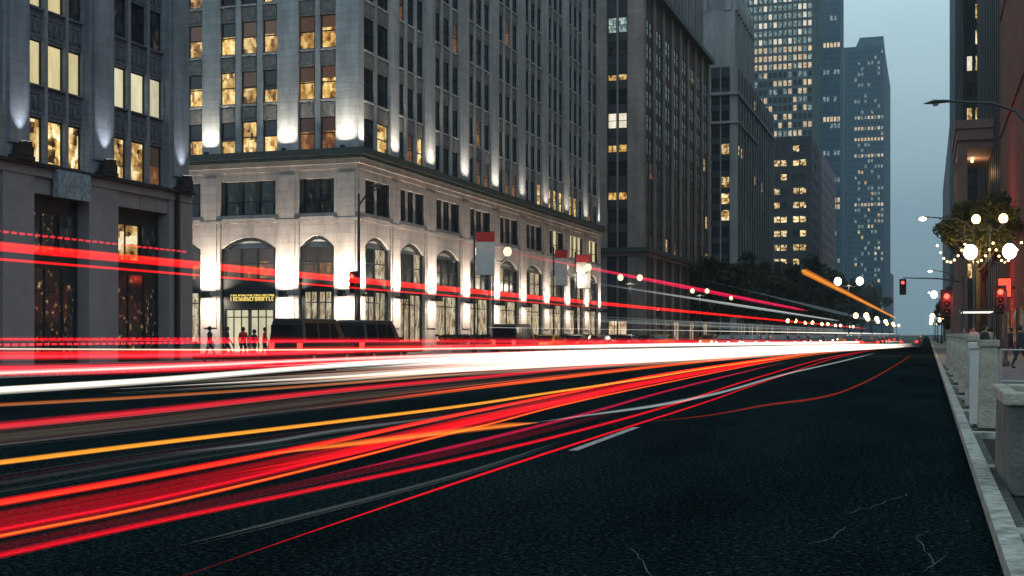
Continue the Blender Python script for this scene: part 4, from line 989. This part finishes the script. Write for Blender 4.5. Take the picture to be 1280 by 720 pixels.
# ------------------------------------------------------------------ people
def make_person(label, jacket, pose, seed, hairc='hair'):
    pr = random.Random(seed); t = thing('person', label, 'person', (0, 0, 0), 0, 'people on the pavements')
    V = []; E = []; Rr = []
    def v(p, r): V.append(p); Rr.append(r); return len(V) - 1
    def chain(i, pts):
        for p, r in pts:
            j = v(p, r); E.append((i, j)); i = j
        return i
    st = pose * .28
    pel = v((0, 0, .95), .145); ab = chain(pel, [((0, .0, 1.1), .13), ((0, .01, 1.28), .155), ((0, 0, 1.42), .14)])
    neck = chain(ab, [((0, .01, 1.52), .058), ((0, .03, 1.6), .075), ((0, .035, 1.68), .098), ((0, .02, 1.755), .06)])
    for s in (-1, 1):
        chain(pel, [((s * .1, 0, .88), .10), ((s * .1, s * st * .55 + .03, .5), .072), ((s * .1, s * st * 1.0 - .02, .12), .048), ((s * .105, s * st + .02, .045), .045), ((s * .11, s * st + .17, .035), .035)])
        w_ = chain(ab, [((s * .17, 0, 1.42), .07), ((s * .235, -s * st * .3, 1.15), .05), ((s * .24, -s * st * .7 + .06, .92), .038), ((s * .24, -s * st * .8 + .08, .83), .03)])
        for q, (dx, ln) in enumerate(((-.02, .075), (-.007, .085), (.007, .08), (.02, .065))):
            chain(w_, [((s * .24 + dx * .3, -s * st * .8 + .08 + dx, .80), .012), ((s * .235 + dx * .2, -s * st * .8 + .095 + dx, .80 - ln), .009)])
        chain(w_, [((s * .22, -s * st * .8 + .115, .80), .012), ((s * .215, -s * st * .8 + .125, .765), .01)])
    me = bpy.data.meshes.new('body'); me.from_pydata(V, E, []); o = bpy.data.objects.new('body', me); COL.objects.link(o)
    sk = o.modifiers.new('skin', 'SKIN'); sk.use_smooth_shade = True
    for i, d in enumerate(me.skin_vertices[0].data): d.radius = (Rr[i] * (1.25 if i in (2, 3) or i == 1 else 1), Rr[i] * (.8 if i < 4 else 1)); d.use_root = (i == 0)
    sb = o.modifiers.new('sub', 'SUBSURF'); sb.levels = 1; sb.render_levels = 1
    dg = bpy.context.evaluated_depsgraph_get(); ev = bpy.data.meshes.new_from_object(o.evaluated_get(dg))
    bpy.data.objects.remove(o)
    for m_ in ('skin', jacket, 'jeans', 'shoe'): ev.materials.append(M[m_])
    for p in ev.polygons:
        c = p.center; hand = abs(c.x) > .19 and c.z < .86
        p.material_index = 0 if (c.z > 1.5 or hand) else (1 if c.z > .93 or abs(c.x) > .19 else (3 if c.z < .085 else 2)); p.use_smooth = True
    ev.name = 'body'
    o = bpy.data.objects.new('body', ev); COL.objects.link(o); o.parent = t
    x = MB(); x.lathe((0, .005, 1.66), [(.085, -.09), (.108, -.02), (.108, .04), (.088, .09), (.04, .125)], 12); hb = x.build('hair', [M[hairc]], t, smooth=True)
    for i_, v_ in enumerate(hb.data.vertices):
        if v_.co.y > .06 and v_.co.z < 1.70: v_.co.y = .06
    x = MB(); x.sphere((0, .128, 1.665), .014, 6, 0, 1.6)
    x.build('nose', [M['skin']], t)
    return t
pd = make_person('', 'jack_dark', 1, 1); prd = make_person('', 'jack_red', .7, 2); pp = make_person('', 'jack_pale', .9, 3)
def put(src, used, loc, rz, label):
    if not used[0]: used[0] = True; src['label'] = label; src.location = loc; src.rotation_euler = (0, 0, rz); return src
    return dup(src, loc, rz, label)
ud, ur, up_ = [False], [False], [False]
def onfac(px, X): return Yat(px, X)
put(prd, ur, (-35.5, onfac(304, -35.5), .13), .4, 'person in a red jacket walking before the lit entrance doors, left one')
put(prd, ur, (-36, onfac(331, -36), .13), -1.2, 'person in a red jacket at the right side of the entrance doors')
for i, (px, X, l_) in enumerate(((262, -34, 'before the first lit pier left of the entrance'), (284, -35, 'between the first lit pier and the doors'), (318, -34.5, 'between the two red jackets'))):
    Yp = Yat(px, X)
    put(pd, ud, (X, Yp, .13 if (Yp < 59 or Yp > 79.3) else -.004), rng.uniform(0, 6), 'person in a dark coat walking ' + l_)
for i, (x_, y_, l_) in enumerate(((2.1, 52, 'just left of the signal by the brick wall'), (3.6, 55.5, 'under the signal by the brick wall'), (2.5, 62, 'between the two kerbside signals'), (1.7, 66, 'close behind the kerbside signal'), (4.2, 72, 'before the dark doorway'), (2.4, 78, 'under the lit tree'))):
    put(pd, ud, (x_, y_, .1), rng.uniform(0, 6), 'person in a dark coat ' + l_)
put(pp, up_, (1.9, 58, .1), 2.8, 'person in a pale coat waiting between the two kerbside signals')
put(pp, up_, (3.0, 68, .1), .3, 'person in a pale coat walking toward the lit tree')
put(prd, ur, (2.9, 74, .1), .3, 'person in a red jacket under the lit tree')

# ------------------------------------------------------------------ light trails
TM = {}
def tm(c, s):
    k = (c, s)
    if k not in TM: TM[k] = glow('%s light' % c, {'red': (1, .006, .006), 'crimson': (.8, .001, .014), 'pink': (.9, .018, .04), 'orange': (1, .22, .02), 'redorange': (1, .06, .01), 'white': (1, .93, .80), 'warm': (1, .75, .5), 'grey': (.6, .72, .72), 'magenta': (.8, .008, .085), 'amber': (1, .36, .03), 'blue': (.35, .5, .6)}[c], s)
    return TM[k]
def spline(pts, n):
    out = []
    P = [pts[0] * 2 - pts[1]] + pts + [pts[-1] * 2 - pts[-2]]
    for i in range(1, len(P) - 2):
        for q in range(n):
            t = q / n; a, b_, c, d = P[i - 1], P[i], P[i + 1], P[i + 2]
            out.append(.5 * ((2 * b_) + (-a + c) * t + (2 * a - 5 * b_ + 4 * c - d) * t * t + (-a + 3 * b_ - 3 * c + d) * t ** 3))
    out.append(P[-2]); return out
def trail(label, world_pts, strands, ext=True, taper=None):
    "strands: (side offset, height offset, radius, colour, strength, vertical squash)"
    pts = [Vector(p) for p in world_pts]
    sp = spline(pts, 8); mb = MB(); mats = []
    if ext and len(pts) > 1:
        d = (sp[0] - sp[1]).normalized(); sp = [sp[0] + d * 14] + sp
    for (ox, oz, r, c, s, ez) in strands:
        m_ = tm(c, s)
        if m_ not in mats: mats.append(m_)
        P = []
        for i, p in enumerate(sp):
            t = (sp[min(i + 1, len(sp) - 1)] - sp[max(0, i - 1)]).normalized(); a = Vector((t.y, -t.x, 0)).normalized()
            P.append(p + a * ox + Vector((0, 0, oz)))
        n_t = max(6, int(len(P) * .38))
        rr = [r] * len(P)
        if (not ext) if taper is None else taper:
            for q in range(min(n_t, len(P))):
                f_ = q / n_t; rr[q] = r * max(.03, f_ * f_ * (3 - 2 * f_))
        for q, k_ in enumerate((.05, .2, .4, .6, .8, .92)):
            rr[-1 - q] = min(rr[-1 - q], r * k_)
        mb.tube(P, rr, 8, mats.index(m_), ez)
    o = mb.build('light_trail', mats, origin=sp[len(sp) // 2], smooth=True)
    tag(o, label, 'light trail', 'light trails over the road'); return o
def ptrail(label, pix, z, strands, **k): return trail(label, [road_pt(x, y, z) for x, y in pix], strands, **k)
def straight(label, X, px, py, pxa, pxb, strands):
    "a lamp carried parallel to the kerb at lateral X and the height seen at (px, py)"
    Yp = Yat(px, X); z = CAMH + (HY - py) / F * depth_of(X, Yp); Ya, Yb = (Yat(pxa, X) if pxa > -900 else Yp - 25), Yat(pxb, X)
    return trail(label, [(X, Ya + (Yb - Ya) * q / 5, z) for q in range(6)], strands, ext=False, taper=pxa not in (-999, 1004))
def dotted(label, X, px, py, pxa, pxb, step, sz, c, s):
    Yp = Yat(px, X); z = CAMH + (HY - py) / F * depth_of(X, Yp); y = Yat(pxa, X); ye = Yat(pxb, X); mb = MB()
    while y < ye: mb.box(X - sz, X + sz, y, y + step * .5, z - sz + rng.uniform(-.3, .3) * sz, z + sz); y += step
    return tag(mb.build('light_trail', [tm(c, s)], origin=(X, (y + ye) / 2, z)), label, 'light trail', 'light trails over the road')
# high tail lights of buses
straight('broad high red light trail from the left edge to the end of the street', -15, 0, 308, -999, 1085, [(0, .0, .085, 'red', .34, 1), (0, .0, .06, 'red', .2, 1), (0, .045, .02, 'redorange', .2, 1), (0, -.05, .015, 'red', .3, 1)])
straight('thin red light trail just under the broad high red one', -15, 0, 324, -999, 760, [(0, 0, .022, 'red', .5, 1)])
dotted('dotted pink light trail above the broad high red one', -15, 0, 289, -60, 235, .2, .018, 'pink', .45)
dotted('dotted red light trail low along the far kerb', -25, 0, 431, -60, 470, .34, .035, 'pink', .6)
dotted('lower dotted red light trail along the far kerb', -25, 0, 424, -60, 330, .4, .025, 'crimson', .45)
straight('magenta high light trail beside the brown stone building', -12, 745, 337, 570, 1010, [(0, 0, .11, 'magenta', .35, 1), (0, .04, .04, 'pink', .2, 1)])
straight('pale grey light trail below the magenta one', -12, 760, 357, 690, 1050, [(0, 0, .09, 'grey', .20, 1), (0, .05, .04, 'white', .12, 1)])
straight('faint blue grey light trail high down the street', -12, 930, 362, 880, 1105, [(0, 0, .22, 'blue', .07, 1)])
straight('short amber light trail slanting down from the low dark building', -5, 1008, 341, 1004, 1120, [(0, 0, .085, 'amber', .22, 1), (0, .02, .05, 'amber', .25, 1), (.1, .08, .025, 'orange', .3, 1), (0, -.1, .04, 'orange', .25, 1)])
straight('white light trail level with the eye below the far buildings', -18, 720, 411, 610, 1120, [(0, 0, .14, 'white', .6, 1)])
straight('faint grey veil of light above the white trails', -18, 700, 398, 470, 1060, [(0, 0, .34, 'grey', .05, 1), (0, .2, .05, 'white', .06, 1), (0, -.1, .04, 'white', .08, 1)])
# far lanes
def band(label, pix, z, c, s, r, n=4, spread=.5, c2=None, ext=True, seed=0):
    ext = pix[0][0] <= 0
    sr = random.Random(seed or len(label)); S = [(0, 0, r, c, round(s * .28, 3), 1), (0, 0, r * .68, c, round(s * .34, 3), 1), (0, 0, r * .36, c, round(s * .4, 3), 1)]
    for q in range(n): S.append((sr.uniform(-spread, spread), sr.uniform(-.5, .5) * spread * .4, r * sr.uniform(.08, .28), (c2 or c) if q % 2 else c, round(s * sr.choice([.3, .5, .8]), 3), 1))
    return ptrail(label, pix, z, S, ext=ext)
band('crimson light band highest of the low ones at the left edge', [(0, 424), (420, 426), (800, 427), (1090, 428)], 1.30, 'crimson', .22, .10, 4, .15, 'pink')
band('red light band running level across the middle', [(0, 444), (300, 441), (560, 434), (800, 430), (1100, 428)], .95, 'red', .5, .14, 9, .35, 'pink')
band('thin pale pink light trail above the level red band', [(0, 436), (420, 437), (800, 432), (1100, 430)], .95, 'warm', .35, .035, 3, .12, 'white')
band('pink light band under the level red band', [(0, 463), (200, 459), (420, 451), (640, 443), (900, 436)], .85, 'crimson', .34, .12, 9, .4, 'pink')
band('thin white light trail between the two red bands', [(0, 466), (240, 457), (440, 448), (640, 441), (900, 435), (1110, 431)], .7, 'white', .4, .035, 3, .2, 'warm')
band('long white light trail crossing from the left edge to the street end', [(0, 489), (210, 475), (420, 458), (600, 449), (800, 441), (1000, 435), (1130, 432)], .65, 'white', .5, .05, 9, .32, 'warm')
band('white light trail beside the long white one', [(150, 486), (330, 476), (470, 468), (650, 456), (800, 449), (1000, 439), (1130, 433)], .65, 'white', .32, .05, 10, .42, 'warm')
band('broad white light band filling the middle of the road', [(330, 458), (500, 450), (700, 441), (850, 437), (1000, 434), (1135, 431)], .65, 'white', .42, .12, 12, .5, 'pink')
band('second broad white light band under the first', [(420, 462), (600, 452), (800, 446), (950, 440), (1130, 434)], .62, 'white', .42, .11, 9, .45, 'pink')
band('third white light band, upper edge of the white blaze', [(560, 437), (700, 434), (850, 431), (1000, 429), (1130, 427)], .7, 'white', .5, .16, 4, .5, 'white')
band('white light band reaching the far traffic', [(760, 442), (900, 437), (1020, 433), (1140, 430)], .6, 'white', .5, .16, 4, .5, 'white')
band('thin orange light trail below the long white one at the left', [(0, 506), (200, 495), (420, 480), (620, 464)], .8, 'orange', .18, .02, 2, .15, 'warm')
band('broad pink light trail at mid left', [(0, 532), (210, 511), (420, 488), (600, 471), (800, 453), (1000, 438)], .8, 'pink', .26, .032, 7, .14, 'crimson')
band('grey brown light veil under the broad pink trail', [(0, 545), (300, 512), (450, 495), (700, 470)], .8, 'warm', .012, .02, 10, .25, 'grey')
band('thin pale light trail above the amber one', [(0, 556), (210, 532), (420, 507), (560, 492)], .65, 'grey', .03, .012, 7, .3, 'grey')
band('orange red light trail pair in the middle distance', [(380, 512), (560, 489), (700, 472), (850, 455), (1000, 440), (1090, 433)], .8, 'redorange', .4, .03, 6, .14, 'orange', ext=False)
band('bright amber light trail sweeping from the left edge', [(0, 578), (210, 552), (420, 527), (580, 507), (680, 492), (800, 474), (920, 455), (1040, 439)], .75, 'amber', .5, .017, 3, .03, 'orange')
band('faint pale light trail under the amber one', [(180, 570), (330, 553), (420, 538), (560, 520)], .65, 'grey', .05, .016, 3, .1, 'grey')
band('soft white light veil spreading under the white blaze', [(380, 474), (560, 461), (720, 453), (880, 446), (1020, 438), (1130, 433)], .65, 'white', .22, .16, 12, .6, 'warm')
band('soft white light veil widening toward the far traffic', [(560, 446), (720, 443), (860, 441), (1000, 437), (1140, 432)], .62, 'white', .34, .2, 10, .6, 'white')
band('soft pinkish light veil beside the white blaze', [(300, 480), (500, 466), (700, 456), (880, 447), (1040, 437)], .7, 'pink', .10, .10, 12, .6, 'warm')
band('fine loose grey and pink light lines below the amber trail', [(0, 604), (210, 570), (420, 540), (600, 513), (780, 484)], .7, 'grey', .012, .02, 12, .22, 'pink')
band('fine loose dim light lines above the amber trail', [(0, 548), (210, 526), (420, 500), (600, 480), (800, 460)], .7, 'warm', .02, .02, 14, .32, 'pink')
band('fine loose crimson light lines below the crimson trail', [(0, 682), (200, 640), (400, 598), (600, 556), (780, 512)], .75, 'crimson', .03, .015, 8, .07, 'magenta')
# nearest lane
band('bright red light trail, top of the thick red bundle', [(0, 628), (200, 593), (420, 551), (560, 521), (700, 493), (850, 464), (1000, 443), (1090, 434)], .8, 'red', .55, .018, 5, .03, 'redorange')
band('dark crimson light band inside the thick red bundle', [(0, 648), (210, 608), (420, 563), (600, 522), (800, 477), (1000, 444)], .8, 'crimson', .06, .034, 12, .09, 'crimson')
band('pink light trail inside the thick red bundle', [(0, 662), (210, 620), (420, 571), (600, 527), (800, 481), (1000, 445)], .8, 'crimson', .3, .018, 3, .05, 'pink')
band('fiery orange edge light trail below the thick red bundle', [(0, 670), (210, 628), (420, 578), (600, 533), (800, 485), (1000, 446), (1090, 435)], .8, 'redorange', .5, .009, 2, .014, 'orange')
band('red light trails filling the bundle where it narrows', [(240, 600), (420, 568), (560, 533), (700, 502), (850, 470), (1000, 443)], .8, 'red', .26, .036, 10, .10, 'red', ext=False)
band('orange light trail leaving the red bundle and fading', [(300, 572), (420, 557), (520, 545), (613, 534), (672, 528)], .78, 'orange', .4, .022, 1, .02, 'amber', ext=False)
band('white curved light trail swinging out over the asphalt', [(640, 532), (740, 518), (830, 505), (910, 488), (980, 468), (1050, 452), (1095, 441)], .65, 'grey', .2, .020, 2, .04, 'grey', ext=False)
band('violet light trail between the red bundle and the crimson one', [(380, 601), (500, 574), (620, 546), (740, 515), (860, 482), (980, 453)], .8, 'magenta', .22, .015, 2, .04, 'crimson', ext=False)
band('crimson light trail below the thick red bundle', [(0, 694), (200, 651), (400, 610), (600, 568), (740, 534), (850, 503), (950, 471), (1040, 446), (1100, 436)], .8, 'crimson', .36, .012, 3, .014, 'pink')
band('thin crimson light trail lowest of all, leaving at the bottom edge', [(230, 720), (400, 661), (560, 607), (700, 561), (800, 529), (890, 500), (970, 472), (1050, 446), (1100, 436)], .8, 'crimson', .5, .008, 1, .008, 'red')
band('faint grey light trail above the lowest crimson one', [(200, 688), (330, 656), (480, 618), (600, 585), (700, 552)], .65, 'grey', .035, .009, 2, .05, 'grey', ext=False)
band('thin orange light arc curving over the asphalt at the right', [(760, 531), (880, 520), (960, 506), (1020, 498), (1060, 487), (1100, 468), (1130, 450), (1140, 443)], .75, 'redorange', .10, .014, 1, .02, 'orange', ext=False)

m, nt, out = newmat('haze'); pv = nt.nodes.new('ShaderNodeVolumePrincipled'); pv.inputs['Color'].default_value = (.60, .76, .88, 1); pv.inputs['Density'].default_value = .00020; pv.inputs['Anisotropy'].default_value = .2
nt.links.new(pv.outputs[0], out.inputs['Volume'])
b = MB(); b.box(-1510, 1510, -210, 3010, -1.5, 290); tag(b.build('haze', [m]), 'thin bluish evening haze filling the street', None, None, 'stuff')
# ------------------------------------------------------------------ render settings
SC.view_settings.view_transform = 'Standard'; SC.view_settings.look = 'None'; SC.view_settings.exposure = 0; SC.view_settings.gamma = 1
SC.cycles.use_denoising = True; SC.cycles.transparent_max_bounces = 64; SC.cycles.max_bounces = 4; SC.cycles.diffuse_bounces = 2; SC.cycles.glossy_bounces = 2
SC.cycles.sample_clamp_indirect = 3.0
SC.cycles.use_light_tree = True
